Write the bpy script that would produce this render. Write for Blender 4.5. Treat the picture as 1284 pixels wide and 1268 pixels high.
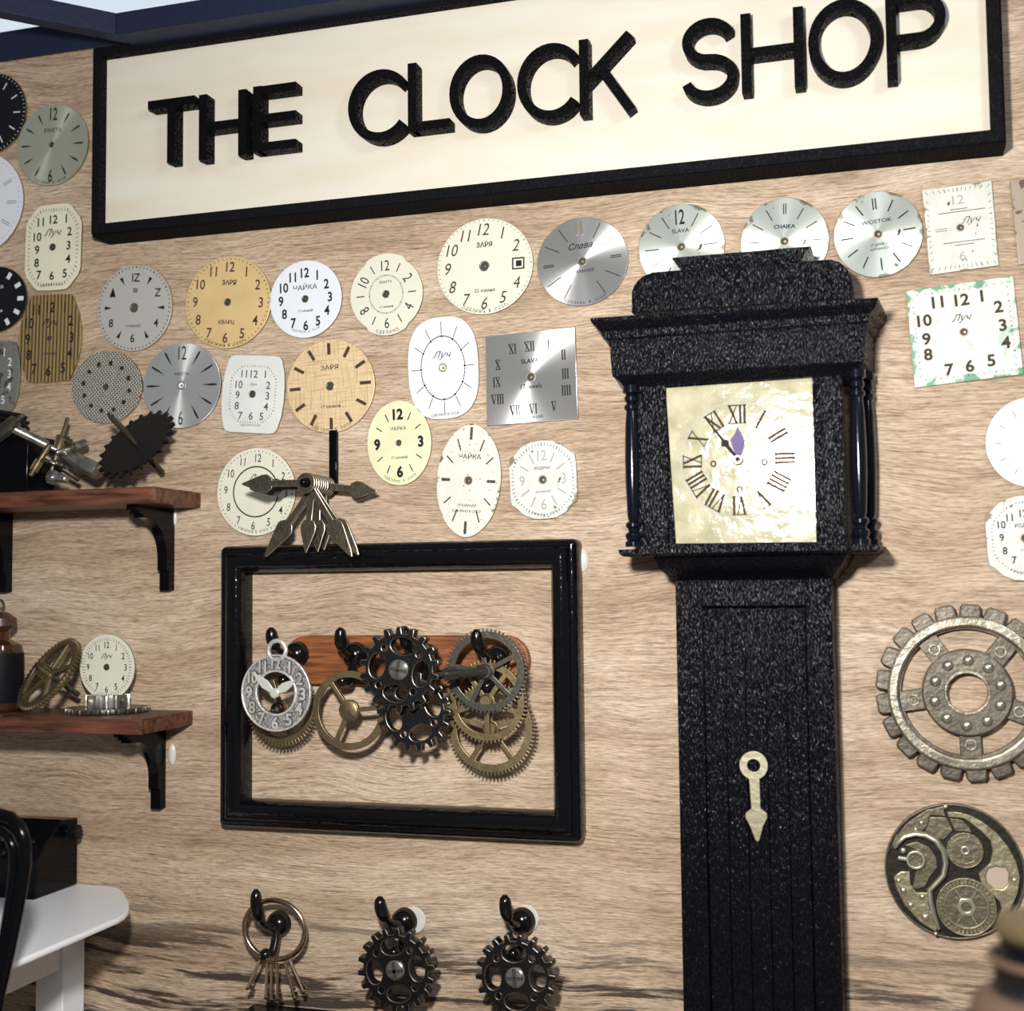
import bpy, math, random
from math import sin, cos, pi, radians as R
from mathutils import Vector, Matrix

for o in list(bpy.data.objects): bpy.data.objects.remove(o)
C = bpy.context.scene.collection
random.seed(7)

# ------------------------------------------------------------------ camera
F_PX = 1616.0
D = 2.3                                   # distance of the camera from the back wall
xh = Vector((5442, -166, -1616)).normalized()
nh = Vector((483, 101, 1616)).normalized()
xh = (xh - nh * xh.dot(nh)).normalized()
dh = nh.cross(xh)
AX_R = Vector((xh.x, nh.x, -dh.x))
AX_D = Vector((xh.y, nh.y, -dh.y))
AX_F = Vector((xh.z, nh.z, -dh.z))
cam_data = bpy.data.cameras.new('camera')
cam = bpy.data.objects.new('camera', cam_data); C.objects.link(cam)
m3 = Matrix((AX_R, -AX_D, -AX_F)).transposed()
cam.matrix_world = Matrix.Translation((0, -D, 0)) @ m3.to_4x4()
cam_data.sensor_width = 36; cam_data.lens = 36 * F_PX / 1284
cam_data.clip_start = 0.01
cam_data.dof.use_dof = True
cam_data.dof.focus_distance = 2.42
cam_data.dof.aperture_fstop = 2.5
bpy.context.scene.camera = cam

# ------------------------------------------------------------------ world, lights, exposure
w = bpy.data.worlds.new('world'); bpy.context.scene.world = w; w.use_nodes = True
nt = w.node_tree; nt.nodes.clear()
wo = nt.nodes.new('ShaderNodeOutputWorld'); bg = nt.nodes.new('ShaderNodeBackground')
tc = nt.nodes.new('ShaderNodeTexCoord'); sp = nt.nodes.new('ShaderNodeSeparateXYZ')
rp = nt.nodes.new('ShaderNodeValToRGB'); mr = nt.nodes.new('ShaderNodeMapRange')
nt.links.new(tc.outputs['Generated'], sp.inputs[0]); nt.links.new(sp.outputs['Y'], mr.inputs['Value'])
mr.inputs['From Min'].default_value = -1; mr.inputs['From Max'].default_value = 1
nt.links.new(mr.outputs[0], rp.inputs[0])
rp.color_ramp.elements[0].position = .0; rp.color_ramp.elements[0].color = (.07, .075, .085, 1)
rp.color_ramp.elements[1].position = .75; rp.color_ramp.elements[1].color = (.62, .70, .78, 1)
e = rp.color_ramp.elements.new(.55); e.color = (.12, .13, .16, 1)
nt.links.new(rp.outputs[0], bg.inputs[0]); bg.inputs[1].default_value = 1.0
nt.links.new(bg.outputs[0], wo.inputs[0])

def area(name, loc, target, size, power, col=(1, 1, 1)):
    l = bpy.data.lights.new(name, 'AREA'); l.shape = 'DISK'; l.size = size; l.energy = power; l.color = col
    o = bpy.data.objects.new(name, l); C.objects.link(o); o.location = loc
    o.rotation_euler = (Vector(target) - Vector(loc)).to_track_quat('-Z', 'Y').to_euler()
    return o
area('flash_light', (-0.30, -1.95, 0.36), (-0.35, 0, 0.1), 0.14, 50, (1.0, .975, .94))
area('fill_light', (1.3, -2.0, 1.3), (0, 0, 0.0), 0.6, 16, (.90, .95, 1.0))  # added soft fill from an unseen source, brightens the right of the wall
sc = bpy.context.scene
sc.view_settings.view_transform = 'Standard'; sc.view_settings.look = 'None'
sc.view_settings.gamma = 1; sc.view_settings.use_curve_mapping = False
sc.view_settings.exposure = 0.14

# ------------------------------------------------------------------ coordinates
def ray(px, py): return AX_R * (px - 642) + AX_D * (py - 634) + AX_F * F_PX
def P(px, py, h=0.0):
    """point of the plane h metres in front of the wall -> wall coordinates (x, y=up, z=out)"""
    v = ray(px, py); t = (D - h) / v.y
    return Vector((v.x * t, v.z * t, h))
def onZ(px, py, Z):
    v = ray(px, py); t = Z / v.z
    return Vector((v.x * t, Z, D - v.y * t))     # wall coordinates
FLOOR = -1.28
ROT = Matrix.Rotation(pi / 2, 4, 'X')            # wall coordinates -> world

# ------------------------------------------------------------------ materials
MATS = {}
def newmat(name):
    m = bpy.data.materials.new(name); m.use_nodes = True
    return m, m.node_tree, m.node_tree.nodes['Principled BSDF']
def mat(name, col, rough=.5, metal=0, bump=0, bscale=60, stretch=(1, 1, 1), var=0, vscale=8, col2=None,
        spec=None, coat=0, aniso=0, speck=0, speckscale=40, speckcol=(.05, .05, .04), trans=0, detail=4, bdist=.002, edge=None, glint=None):
    if name in MATS: return MATS[name]
    m, t, b = newmat(name); N, L = t.nodes, t.links
    b.inputs['Base Color'].default_value = (*col, 1); b.inputs['Roughness'].default_value = rough
    b.inputs['Metallic'].default_value = metal
    if spec is not None: b.inputs['Specular IOR Level'].default_value = spec
    if coat: b.inputs['Coat Weight'].default_value = coat; b.inputs['Coat Roughness'].default_value = .08
    if trans: b.inputs['Transmission Weight'].default_value = trans
    tcn = N.new('ShaderNodeTexCoord'); mp = N.new('ShaderNodeMapping'); mp.inputs['Scale'].default_value = stretch
    L.new(tcn.outputs['Object'], mp.inputs[0])
    out = None
    if var or col2:
        n = N.new('ShaderNodeTexNoise'); n.inputs['Scale'].default_value = vscale; n.inputs['Detail'].default_value = 6
        L.new(mp.outputs[0], n.inputs[0])
        r = N.new('ShaderNodeValToRGB'); L.new(n.outputs['Fac'], r.inputs[0])
        c2 = col2 or tuple(c * (1 - var) for c in col)
        r.color_ramp.elements[0].position = .35; r.color_ramp.elements[0].color = (*c2, 1)
        r.color_ramp.elements[1].position = .65; r.color_ramp.elements[1].color = (*col, 1)
        out = r.outputs[0]
    if speck:
        n = N.new('ShaderNodeTexNoise'); n.inputs['Scale'].default_value = speckscale; n.inputs['Detail'].default_value = 3
        L.new(tcn.outputs['Object'], n.inputs[0])
        r = N.new('ShaderNodeValToRGB'); L.new(n.outputs['Fac'], r.inputs[0])
        r.color_ramp.elements[0].position = speck; r.color_ramp.elements[0].color = (0, 0, 0, 1)
        r.color_ramp.elements[1].position = speck + .03; r.color_ramp.elements[1].color = (1, 1, 1, 1)
        mx = N.new('ShaderNodeMix'); mx.data_type = 'RGBA'
        L.new(r.outputs[0], mx.inputs['Factor'])
        if out: L.new(out, mx.inputs[6])
        else: mx.inputs[6].default_value = (*col, 1)
        mx.inputs[7].default_value = (*speckcol, 1); out = mx.outputs[2]
    if glint:
        n = N.new('ShaderNodeTexNoise'); n.inputs['Scale'].default_value = 480; n.inputs['Detail'].default_value = 4
        mp2 = N.new('ShaderNodeMapping'); mp2.inputs['Scale'].default_value = (1, .35, 1); L.new(tcn.outputs['Object'], mp2.inputs[0])
        L.new(mp2.outputs[0], n.inputs[0]); g_ = N.new('ShaderNodeMapRange'); L.new(n.outputs['Fac'], g_.inputs['Value'])
        g_.inputs['From Min'].default_value, g_.inputs['From Max'].default_value = glint[0], glint[1]; g_.inputs['To Max'].default_value = glint[2]
        L.new(g_.outputs[0], b.inputs['Specular IOR Level'])
    if edge:
        e0, ec = edge
        vm = N.new('ShaderNodeVectorMath'); vm.operation = 'MULTIPLY_ADD'; vm.inputs[1].default_value = (2, 2, 0); vm.inputs[2].default_value = (-1, -1, 0)
        L.new(tcn.outputs['Generated'], vm.inputs[0]); sx = N.new('ShaderNodeSeparateXYZ')
        ab = N.new('ShaderNodeVectorMath'); ab.operation = 'ABSOLUTE'; L.new(vm.outputs[0], ab.inputs[0]); L.new(ab.outputs[0], sx.inputs[0])
        if name in ('green_stained_white', 'worn_rect'):
            q = N.new('ShaderNodeMath'); q.operation = 'MAXIMUM'; L.new(sx.outputs[0], q.inputs[0]); L.new(sx.outputs[1], q.inputs[1]); dist = q.outputs[0]
        else:
            q = N.new('ShaderNodeVectorMath'); q.operation = 'LENGTH'; L.new(vm.outputs[0], q.inputs[0]); dist = q.outputs['Value']
        n = N.new('ShaderNodeTexNoise'); n.inputs['Scale'].default_value = 45; n.inputs['Detail'].default_value = 6; L.new(tcn.outputs['Object'], n.inputs[0])
        ma = N.new('ShaderNodeMath'); ma.operation = 'MULTIPLY_ADD'; L.new(n.outputs['Fac'], ma.inputs[0]); ma.inputs[1].default_value = .9; L.new(dist, ma.inputs[2])
        mr_ = N.new('ShaderNodeMapRange'); L.new(ma.outputs[0], mr_.inputs['Value']); mr_.inputs['From Min'].default_value = e0 + .53; mr_.inputs['From Max'].default_value = e0 + .60
        mx = N.new('ShaderNodeMix'); mx.data_type = 'RGBA'; L.new(mr_.outputs[0], mx.inputs['Factor'])
        if out: L.new(out, mx.inputs[6])
        else: mx.inputs[6].default_value = (*col, 1)
        mx.inputs[7].default_value = (*ec, 1); out = mx.outputs[2]
    if out: L.new(out, b.inputs['Base Color'])
    if aniso:
        b.inputs['Anisotropic'].default_value = aniso
        tg = N.new('ShaderNodeTangent'); tg.direction_type = 'RADIAL'; tg.axis = 'Z'
        L.new(tg.outputs[0], b.inputs['Tangent'])
    if bump:
        n = N.new('ShaderNodeTexNoise'); n.inputs['Scale'].default_value = bscale; n.inputs['Detail'].default_value = detail
        L.new(mp.outputs[0], n.inputs[0])
        bp = N.new('ShaderNodeBump'); bp.inputs['Strength'].default_value = bump; bp.inputs['Distance'].default_value = bdist
        L.new(n.outputs['Fac'], bp.inputs['Height']); L.new(bp.outputs[0], b.inputs['Normal'])
    MATS[name] = m
    return m

def wood_wall():
    m, t, b = newmat('wood_wall'); N, L = t.nodes, t.links
    tcn = N.new('ShaderNodeTexCoord')
    warp = N.new('ShaderNodeTexNoise'); warp.inputs['Scale'].default_value = 2.2; warp.inputs['Detail'].default_value = 2
    L.new(tcn.outputs['Object'], warp.inputs[0])
    wm = N.new('ShaderNodeVectorMath'); wm.operation = 'MULTIPLY_ADD'
    L.new(warp.outputs['Color'], wm.inputs[0]); wm.inputs[1].default_value = (0, 0, .10); L.new(tcn.outputs['Object'], wm.inputs[2])
    def noise(scale, s, detail, rot=0, rough=.6):
        mp = N.new('ShaderNodeMapping'); mp.inputs['Scale'].default_value = s; mp.inputs['Rotation'].default_value = (0, rot, 0)
        L.new(wm.outputs[0], mp.inputs[0])
        n = N.new('ShaderNodeTexNoise'); n.inputs['Scale'].default_value = scale; n.inputs['Detail'].default_value = detail
        n.inputs['Roughness'].default_value = rough
        L.new(mp.outputs[0], n.inputs[0]); return n
    def ramp(src, els):
        r = N.new('ShaderNodeValToRGB'); L.new(src, r.inputs[0])
        cr = r.color_ramp
        cr.elements[0].position, cr.elements[0].color = els[0][0], (*els[0][1], 1)
        cr.elements[1].position, cr.elements[1].color = els[-1][0], (*els[-1][1], 1)
        for p, c in els[1:-1]:
            e = cr.elements.new(p); e.color = (*c, 1)
        return r.outputs[0]
    def mix(kind, f, a, b2):
        mx = N.new('ShaderNodeMix'); mx.data_type = 'RGBA'; mx.blend_type = kind
        if isinstance(f, float): mx.inputs['Factor'].default_value = f
        else: L.new(f, mx.inputs['Factor'])
        L.new(a, mx.inputs[6])
        if isinstance(b2, tuple): mx.inputs[7].default_value = (*b2, 1)
        else: L.new(b2, mx.inputs[7])
        return mx.outputs[2]
    n1 = noise(1.6, (1.0, 1, 7), 4, .03)
    base = ramp(n1.outputs['Fac'], [(.30, (.40, .28, .185)), (.5, (.54, .405, .285)), (.70, (.66, .53, .40))])
    n2 = noise(13, (.7, 1, 20), 8, .03, .72)
    g = ramp(n2.outputs['Fac'], [(.36, (.40, .34, .28)), (.47, (.89, .87, .85)), (.60, (1.18, 1.18, 1.18))])
    c = mix('MULTIPLY', .85, base, g)
    n2b = noise(42, (1.1, 1, 10), 4, .03, .65)
    g2 = ramp(n2b.outputs['Fac'], [(.38, (.56, .52, .48)), (.5, (.98, .98, .98)), (.62, (1.2, 1.2, 1.2))])
    c = mix('MULTIPLY', .75, c, g2)
    # long darker veins
    n3 = noise(2.2, (1.0, 1, 16), 5, .04, .62)
    v = ramp(n3.outputs['Fac'], [(.56, (1, 1, 1)), (.60, (.62, .56, .50)), (.64, (1, 1, 1))])
    c = mix('MULTIPLY', .55, c, v)
    # black streaks near the foot of the panel
    n4 = noise(3.0, (1.0, 1, 13), 6, .05, .68)
    s4 = ramp(n4.outputs['Fac'], [(.50, (0, 0, 0)), (.56, (1, 1, 1))])
    sx = N.new('ShaderNodeSeparateXYZ'); L.new(tcn.outputs['Object'], sx.inputs[0])
    mk = N.new('ShaderNodeMapRange'); mk.inputs['From Min'].default_value = -.58; mk.inputs['From Max'].default_value = -.70
    L.new(sx.outputs['Z'], mk.inputs['Value'])
    mlt = N.new('ShaderNodeMath'); mlt.operation = 'MULTIPLY'
    sep = N.new('ShaderNodeSeparateColor'); L.new(s4, sep.inputs[0])
    L.new(sep.outputs[0], mlt.inputs[0]); L.new(mk.outputs[0], mlt.inputs[1])
    m9 = N.new('ShaderNodeMath'); m9.operation = 'MULTIPLY'; m9.inputs[1].default_value = .97; L.new(mlt.outputs[0], m9.inputs[0])
    c = mix('MIX', m9.outputs[0], c, (.045, .028, .018))
    L.new(c, b.inputs['Base Color']); b.inputs['Roughness'].default_value = .52
    ad = N.new('ShaderNodeMath'); ad.operation = 'ADD'
    L.new(n2.outputs['Fac'], ad.inputs[0]); L.new(n2b.outputs['Fac'], ad.inputs[1])
    bp = N.new('ShaderNodeBump'); bp.inputs['Strength'].default_value = .45; bp.inputs['Distance'].default_value = .006
    L.new(ad.outputs[0], bp.inputs['Height']); L.new(bp.outputs[0], b.inputs['Normal'])
    MATS['wood_wall'] = m; return m

def weave(name, c1, c2, scale, kind):
    m, t, b = newmat(name); N, L = t.nodes, t.links
    tcn = N.new('ShaderNodeTexCoord')
    if kind == 'brick':
        mp = N.new('ShaderNodeMapping'); mp.inputs['Rotation'].default_value = (0, 0, pi / 2); L.new(tcn.outputs['Object'], mp.inputs[0])
        n = N.new('ShaderNodeTexBrick'); L.new(mp.outputs[0], n.inputs[0]); n.inputs['Scale'].default_value = scale
        n.inputs['Color1'].default_value = (*c1, 1); n.inputs['Color2'].default_value = (*[x * .85 for x in c1], 1)
        n.inputs['Mortar'].default_value = (*c2, 1); n.inputs['Mortar Size'].default_value = .06
        L.new(n.outputs['Color'], b.inputs['Base Color'])
    else:
        outs = []
        for s in ((60, 3, 1), (3, 60, 1)) if kind == 'linen' else ((1, 0, 0),):
            if kind == 'linen':
                mp = N.new('ShaderNodeMapping'); mp.inputs['Scale'].default_value = s; L.new(tcn.outputs['Object'], mp.inputs[0])
                n = N.new('ShaderNodeTexNoise'); n.inputs['Scale'].default_value = scale; L.new(mp.outputs[0], n.inputs[0]); outs.append(n.outputs['Fac'])
            else:
                n = N.new('ShaderNodeTexWave'); n.inputs['Scale'].default_value = scale; n.bands_direction = 'X'
                L.new(tcn.outputs['Object'], n.inputs[0]); outs.append(n.outputs['Fac'])
        src = outs[0]
        if len(outs) > 1:
            a = N.new('ShaderNodeMath'); a.operation = 'MINIMUM'; L.new(outs[0], a.inputs[0]); L.new(outs[1], a.inputs[1]); src = a.outputs[0]
        r = N.new('ShaderNodeValToRGB'); L.new(src, r.inputs[0])
        r.color_ramp.elements[0].position = .3 if kind == 'linen' else .2; r.color_ramp.elements[0].color = (*c2, 1)
        r.color_ramp.elements[1].position = .5 if kind == 'linen' else .6; r.color_ramp.elements[1].color = (*c1, 1)
        L.new(r.outputs[0], b.inputs['Base Color'])
    b.inputs['Roughness'].default_value = .45; b.inputs['Metallic'].default_value = .5 if kind == 'wave' else .2
    MATS[name] = m; return m

M_WALL = wood_wall()
M_MAPLE = mat('maple_panel', (.74, .70, .60), .6, stretch=(1, 6, 1), col2=(.70, .63, .50), vscale=3, bump=.15, bscale=30)
M_BEAM = mat('blue_black_paint', (.016, .022, .048), .5, spec=.2, bump=.5, bscale=45, stretch=(1, 1, 1), detail=6, bdist=.004)
M_SIGNBLK = mat('black_satin_paint', (.008, .008, .010), .5, bump=.6, bscale=220, bdist=.002, spec=.05, glint=(.50, .66, .10))
M_LETTER = mat('black_letter_paint', (.005, .005, .006), .22, bump=.9, bscale=240, bdist=.003, spec=.07, glint=(.50, .66, .13))
M_CLOCK = mat('black_stippled_paint', (.004, .004, .006), .16, bump=1.0, bscale=210, stretch=(1, .45, 1), detail=5, bdist=.004, spec=.32, glint=(.46, .68, .42))
M_CLOCKS = mat('black_smooth_paint', (.004, .005, .010), .13, spec=.4, bump=.1, bscale=60)
M_GLOSS = mat('black_gloss_lacquer', (.003, .003, .004), .14, spec=.14)
M_FRAME = mat('black_frame_lacquer', (.003, .003, .004), .09, spec=.5, bump=.55, bscale=45, bdist=.003, detail=2)
M_HOOK = mat('black_nickel', (.045, .042, .04), .16, metal=.9)
M_CLEAR = mat('milky_glue', (.85, .82, .74), .25, trans=.3)
M_BRASS = mat('antique_brass', (.27, .21, .115), .42, metal=.85, col2=(.20, .15, .08), vscale=30, bump=.25, bscale=120)
M_BRONZE = mat('dark_bronze', (.13, .11, .075), .42, metal=.8, col2=(.085, .07, .052), vscale=40, bump=.5, bscale=160)
M_GUN = mat('gunmetal', (.022, .021, .022), .33, metal=.7, bump=.5, bscale=150, col2=(.02, .02, .02), vscale=30)
M_GUNEDGE = mat('gunmetal_worn', (.13, .12, .10), .35, metal=.8, bump=.3, bscale=120)
M_STEEL = mat('old_steel', (.68, .66, .61), .28, metal=.9, col2=(.30, .28, .25), vscale=25, bump=.3, bscale=120)
M_PEWTER = mat('bright_pewter', (.80, .79, .74), .35, metal=.55, bump=.6, bscale=130, col2=(.55, .54, .5), vscale=60)
M_PEWDARK = mat('mottled_pewter_face', (.46, .45, .42), .42, metal=.5, bump=1.0, bscale=200, col2=(.14, .14, .13), vscale=260, bdist=.002)
M_OUTL = mat('dark_numeral_outline', (.04, .04, .04), .5)
M_RING = mat('rose_bronze', (.62, .47, .34), .22, metal=1)
M_MAHOG = mat('mahogany', (.17, .062, .034), .42, stretch=(1, 9, 9), col2=(.045, .018, .011), vscale=9, bump=.6, bscale=30, spec=.3)
M_RACK = mat('orange_brown_wood', (.30, .10, .032), .4, stretch=(1, 12, 1), col2=(.11, .035, .012), vscale=14, bump=.3, bscale=30)
M_WHITE = mat('white_gloss_paint', (.90, .92, .94), .35)
M_INK = mat('black_ink', (.02, .02, .022), .6, spec=.1)
M_INKBR = mat('brown_ink', (.065, .045, .03), .6, spec=.1)
M_INKGR = mat('grey_ink', (.33, .33, .32), .45)
M_INKWH = mat('white_ink', (.75, .75, .75), .45)
M_INKRED = mat('purple_brown_ink', (.17, .07, .08), .5)
M_HOLE = mat('dark_hole', (.035, .03, .025), .6)
M_EDGE = mat('dial_edge_metal', (.38, .33, .24), .35, metal=.9)
M_AMBER = mat('amber_glass', (.045, .016, .005), .10, coat=.4)
M_CDIAL = mat('scratched_brass_sheet', (.54, .50, .35), .09, spec=.32, bump=.5, bscale=34, stretch=(1, 1, 1), detail=9, bdist=.003, col2=(.38, .35, .22), vscale=26)
M_PURPLE = mat('purple_metal', (.12, .08, .22), .5, spec=.2, bump=.5, bscale=100)
M_PALEBR = mat('pale_brass', (.46, .42, .29), .4, metal=.8, bump=.3, bscale=100)
# dial plates
M_SUN = mat('brushed_silver', (.74, .76, .74), .32, metal=.72, aniso=.88)
M_SUNG = mat('brushed_green_silver', (.62, .64, .50), .34, metal=.6, aniso=.85)
M_SUNW = mat('brushed_white_silver', (.62, .66, .60), .40, metal=.6, aniso=.85, speck=.70, speckscale=45, edge=(.93, (.25, .22, .15)))
M_SUND = mat('brushed_grey_silver', (.60, .60, .59), .30, metal=.75, aniso=.9)
M_SATIN = mat('satin_grey', (.56, .56, .51), .45, metal=.35)
M_CREAM = mat('cream_enamel', (.72, .71, .58), .42, var=.05)
M_IVORY = mat('ivory_enamel', (.78, .74, .56), .42, var=.05)
M_YELLOW = mat('yellowed_enamel', (.80, .76, .50), .42, var=.12, vscale=14)
M_GOLD = mat('gold_orange_satin', (.80, .58, .28), .45, metal=.25, var=.10, vscale=20)
M_WHT = mat('white_enamel', (.74, .77, .83), .35)
M_SPECK = mat('speckled_cream', (.76, .71, .62), .45, speck=.67, speckscale=150, speckcol=(.20, .15, .10), var=.10, vscale=40, edge=(.96, (.14, .10, .06)))
M_OFFW = mat('worn_offwhite', (.68, .69, .63), .42, speck=.70, speckscale=50, var=.14, vscale=25, edge=(1.0, (.20, .17, .10)))
M_PLAINW = mat('plain_offwhite', (.70, .72, .67), .42, var=.08, vscale=25)
M_RECT = mat('worn_rect', (.66, .67, .60), .42, speck=.70, speckscale=60, var=.14, vscale=25, edge=(.96, (.22, .18, .12)))
M_PALEG = mat('green_stained_white', (.66, .70, .60), .45, speck=.64, speckscale=22, speckcol=(.45, .55, .45), var=.05, edge=(.86, (.10, .30, .18)))
M_BLKD = mat('black_dial', (.008, .008, .010), .3)
M_LINEN = weave('tan_linen', (.80, .62, .37), (.55, .38, .19), .018 * 350, 'linen')
M_STRIPE = weave('gold_brown_stripe', (.50, .37, .16), (.13, .075, .03), 36, 'wave')
M_WOVEN = weave('woven_silver', (.72, .70, .60), (.03, .028, .02), 62, 'brick')

# ------------------------------------------------------------------ mesh helpers
class MB:
    def __init__(s): s.v, s.f, s.m = [], [], []
    def add(s, v, f, mi=0, mtx=None):
        b = len(s.v)
        s.v += [(mtx @ Vector(p)) if mtx else Vector(p) for p in v]
        s.f += [[b + i for i in q] for q in f]; s.m += [mi] * len(f)
        return s
    def build(s, name, mats, parent=None, mtx=None, sharp=32, bevel=0):
        me = bpy.data.meshes.new(name); me.from_pydata([tuple(p) for p in s.v], [], s.f)
        mats = mats if isinstance(mats, (list, tuple)) else [mats]
        for m in mats: me.materials.append(m)
        me.polygons.foreach_set('material_index', s.m); me.polygons.foreach_set('use_smooth', [True] * len(s.f))
        me.update(); me.set_sharp_from_angle(angle=R(sharp))
        o = bpy.data.objects.new(name, me); C.objects.link(o)
        if parent: o.parent = parent
        if mtx: o.matrix_local = mtx
        if bevel:
            b = o.modifiers.new('bevel', 'BEVEL'); b.width = bevel; b.segments = 2; b.limit_method = 'ANGLE'; b.angle_limit = R(40)
        return o
def shape2d(loops, z0, z1, bev=0):
    """filled outline with holes, extruded from z0 to z1 -> verts, faces"""
    c = bpy.data.curves.new('t', 'CURVE'); c.dimensions = '2D'; c.fill_mode = 'BOTH'
    h = abs(z1 - z0) / 2; bev = min(bev, h * .9)
    c.extrude = h - bev; c.bevel_depth = bev; c.offset = -bev; c.bevel_resolution = 1
    for lp in loops:
        s = c.splines.new('POLY'); s.points.add(len(lp) - 1)
        for i, p in enumerate(lp): s.points[i].co = (p[0], p[1], 0, 1)
        s.use_cyclic_u = True
    o = bpy.data.objects.new('t', c); me = o.to_mesh(); zc = (z0 + z1) / 2
    v = [(q.co.x, q.co.y, q.co.z + zc) for q in me.vertices]; f = [list(p.vertices) for p in me.polygons]
    o.to_mesh_clear(); bpy.data.objects.remove(o); bpy.data.curves.remove(c)
    return v, f
TC = {}
def text2d(s, bold=0):
    k = (s, bold)
    if k not in TC:
        c = bpy.data.curves.new('t', 'FONT'); c.body = s; c.size = 1; c.align_x = 'CENTER'; c.offset = bold; c.resolution_u = 3
        o = bpy.data.objects.new('t', c); me = o.to_mesh()
        v = [q.co.copy() for q in me.vertices]; f = [list(p.vertices) for p in me.polygons]
        x0, x1 = min(p.x for p in v), max(p.x for p in v)
        v = [((p.x - (x0 + x1) / 2), p.y - .347, 0) for p in v]       # centre on the digit height
        o.to_mesh_clear(); bpy.data.objects.remove(o); bpy.data.curves.remove(c)
        TC[k] = (v, f)
    return TC[k]
def text(mb, s, x, y, size, z, rot=0, sx=1, shear=0, bold=0, mi=0):
    v, f = text2d(s, bold); cr, sr = cos(rot), sin(rot); out = []
    for p in v:
        a = (p[0] * sx + p[1] * shear) * size; b = p[1] * size
        out.append((x + a * cr - b * sr, y + a * sr + b * cr, z))
    mb.add(out, f, mi)
def circ(r, n=48, cx=0, cy=0, ry=None, a0=0):
    ry = r if ry is None else ry
    return [(cx + r * cos(a0 + i * 2 * pi / n), cy + ry * sin(a0 + i * 2 * pi / n)) for i in range(n)]
def quad(mb, x, y, w, h, z, rot=0, mi=0, taper=1.0):
    cr, sr = cos(rot), sin(rot)
    pts = [(-w / 2, -h / 2), (w / 2, -h / 2), (w / 2 * taper, h / 2), (-w / 2 * taper, h / 2)]
    mb.add([(x + a * cr - b * sr, y + a * sr + b * cr, z) for a, b in pts], [[0, 1, 2, 3]], mi)
def ringflat(mb, r0, r1, z, cx=0, cy=0, ey=1.0, n=64, mi=0):
    v = []; f = []
    for i in range(n):
        a = i * 2 * pi / n
        v += [(cx + r0 * cos(a), cy + r0 * ey * sin(a), z), (cx + r1 * cos(a), cy + r1 * ey * sin(a), z)]
    for i in range(n):
        j = (i + 1) % n; f.append([2 * i, 2 * i + 1, 2 * j + 1, 2 * j])
    mb.add(v, f, mi)
def discflat(mb, r, z, cx=0, cy=0, ey=1.0, n=20, mi=0):
    mb.add([(x, y, z) for x, y in circ(r, n, cx, cy, r * ey)], [list(range(n))], mi)
def box(mb, x0, x1, y0, y1, z0, z1, mi=0, mtx=None):
    v = [(x, y, z) for x in (x0, x1) for y in (y0, y1) for z in (z0, z1)]
    mb.add(v, [[0, 1, 3, 2], [4, 6, 7, 5], [0, 4, 5, 1], [2, 3, 7, 6], [0, 2, 6, 4], [1, 5, 7, 3]], mi, mtx)
def lathe(mb, prof, n=32, mtx=None, mi=0):
    v = [(r * cos(i * 2 * pi / n), r * sin(i * 2 * pi / n), z) for r, z in prof for i in range(n)]; f = []
    for k in range(len(prof) - 1):
        for i in range(n):
            j = (i + 1) % n; f.append([k * n + i, k * n + j, (k + 1) * n + j, (k + 1) * n + i])
    f.append(list(range(n))[::-1]); f.append([(len(prof) - 1) * n + i for i in range(n)])
    mb.add(v, f, mi, mtx)
def tube(mb, pts, rad, n=12, closed=False, mi=0, flat=1.0):
    pts = [Vector(p) for p in pts]; m = len(pts)
    if not isinstance(rad, (list, tuple)): rad = [rad] * m
    v = []; f = []; prev = None
    for i, p in enumerate(pts):
        if closed: t = (pts[(i + 1) % m] - pts[i - 1]).normalized()
        else: t = (pts[min(i + 1, m - 1)] - pts[max(i - 1, 0)]).normalized()
        if prev is None:
            a = t.orthogonal().normalized()
        else: a = (prev - t * prev.dot(t)).normalized()
        prev = a; b = t.cross(a)
        for k in range(n):
            q = k * 2 * pi / n; v.append(p + (a * cos(q) + b * sin(q) * flat) * rad[i])
    for i in range(m if closed else m - 1):
        j = (i + 1) % m
        for k in range(n):
            l = (k + 1) % n; f.append([i * n + k, i * n + l, j * n + l, j * n + k])
    if not closed: f.append(list(range(n))[::-1]); f.append([(m - 1) * n + k for k in range(n)])
    mb.add(v, f, mi)
def ball(mb, c, r, n=16, sc=(1, 1, 1), mi=0, half=False):
    m = n // 2; prof = []
    v = []; f = []
    a0 = 0 if half else -pi / 2
    for k in range(m + 1):
        a = a0 + (pi / 2 - a0) * k / m
        for i in range(n):
            q = i * 2 * pi / n
            v.append((c[0] + r * sc[0] * cos(a) * cos(q), c[1] + r * sc[1] * cos(a) * sin(q), c[2] + r * sc[2] * sin(a)))
    for k in range(m):
        for i in range(n):
            j = (i + 1) % n; f.append([k * n + i, k * n + j, (k + 1) * n + j, (k + 1) * n + i])
    mb.add(v, f, mi)
def loft(mb, levels, zb, splay=0, mi=0):
    """levels: (y, x0, x1, zfront) from top to bottom; rectangles in plan joined; back plane at zb, back wider by splay"""
    v = []; f = []
    for y, x0, x1, zf in levels: v += [(x0 - splay, y, zb), (x0, y, zf), (x1, y, zf), (x1 + splay, y, zb)]
    for k in range(len(levels) - 1):
        for i in range(4):
            j = (i + 1) % 4; f.append([4 * k + i, 4 * k + j, 4 * k + 4 + j, 4 * k + 4 + i])
    f.append([0, 1, 2, 3]); n = 4 * (len(levels) - 1); f.append([n + 3, n + 2, n + 1, n])
    mb.add(v, f, mi)
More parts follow.
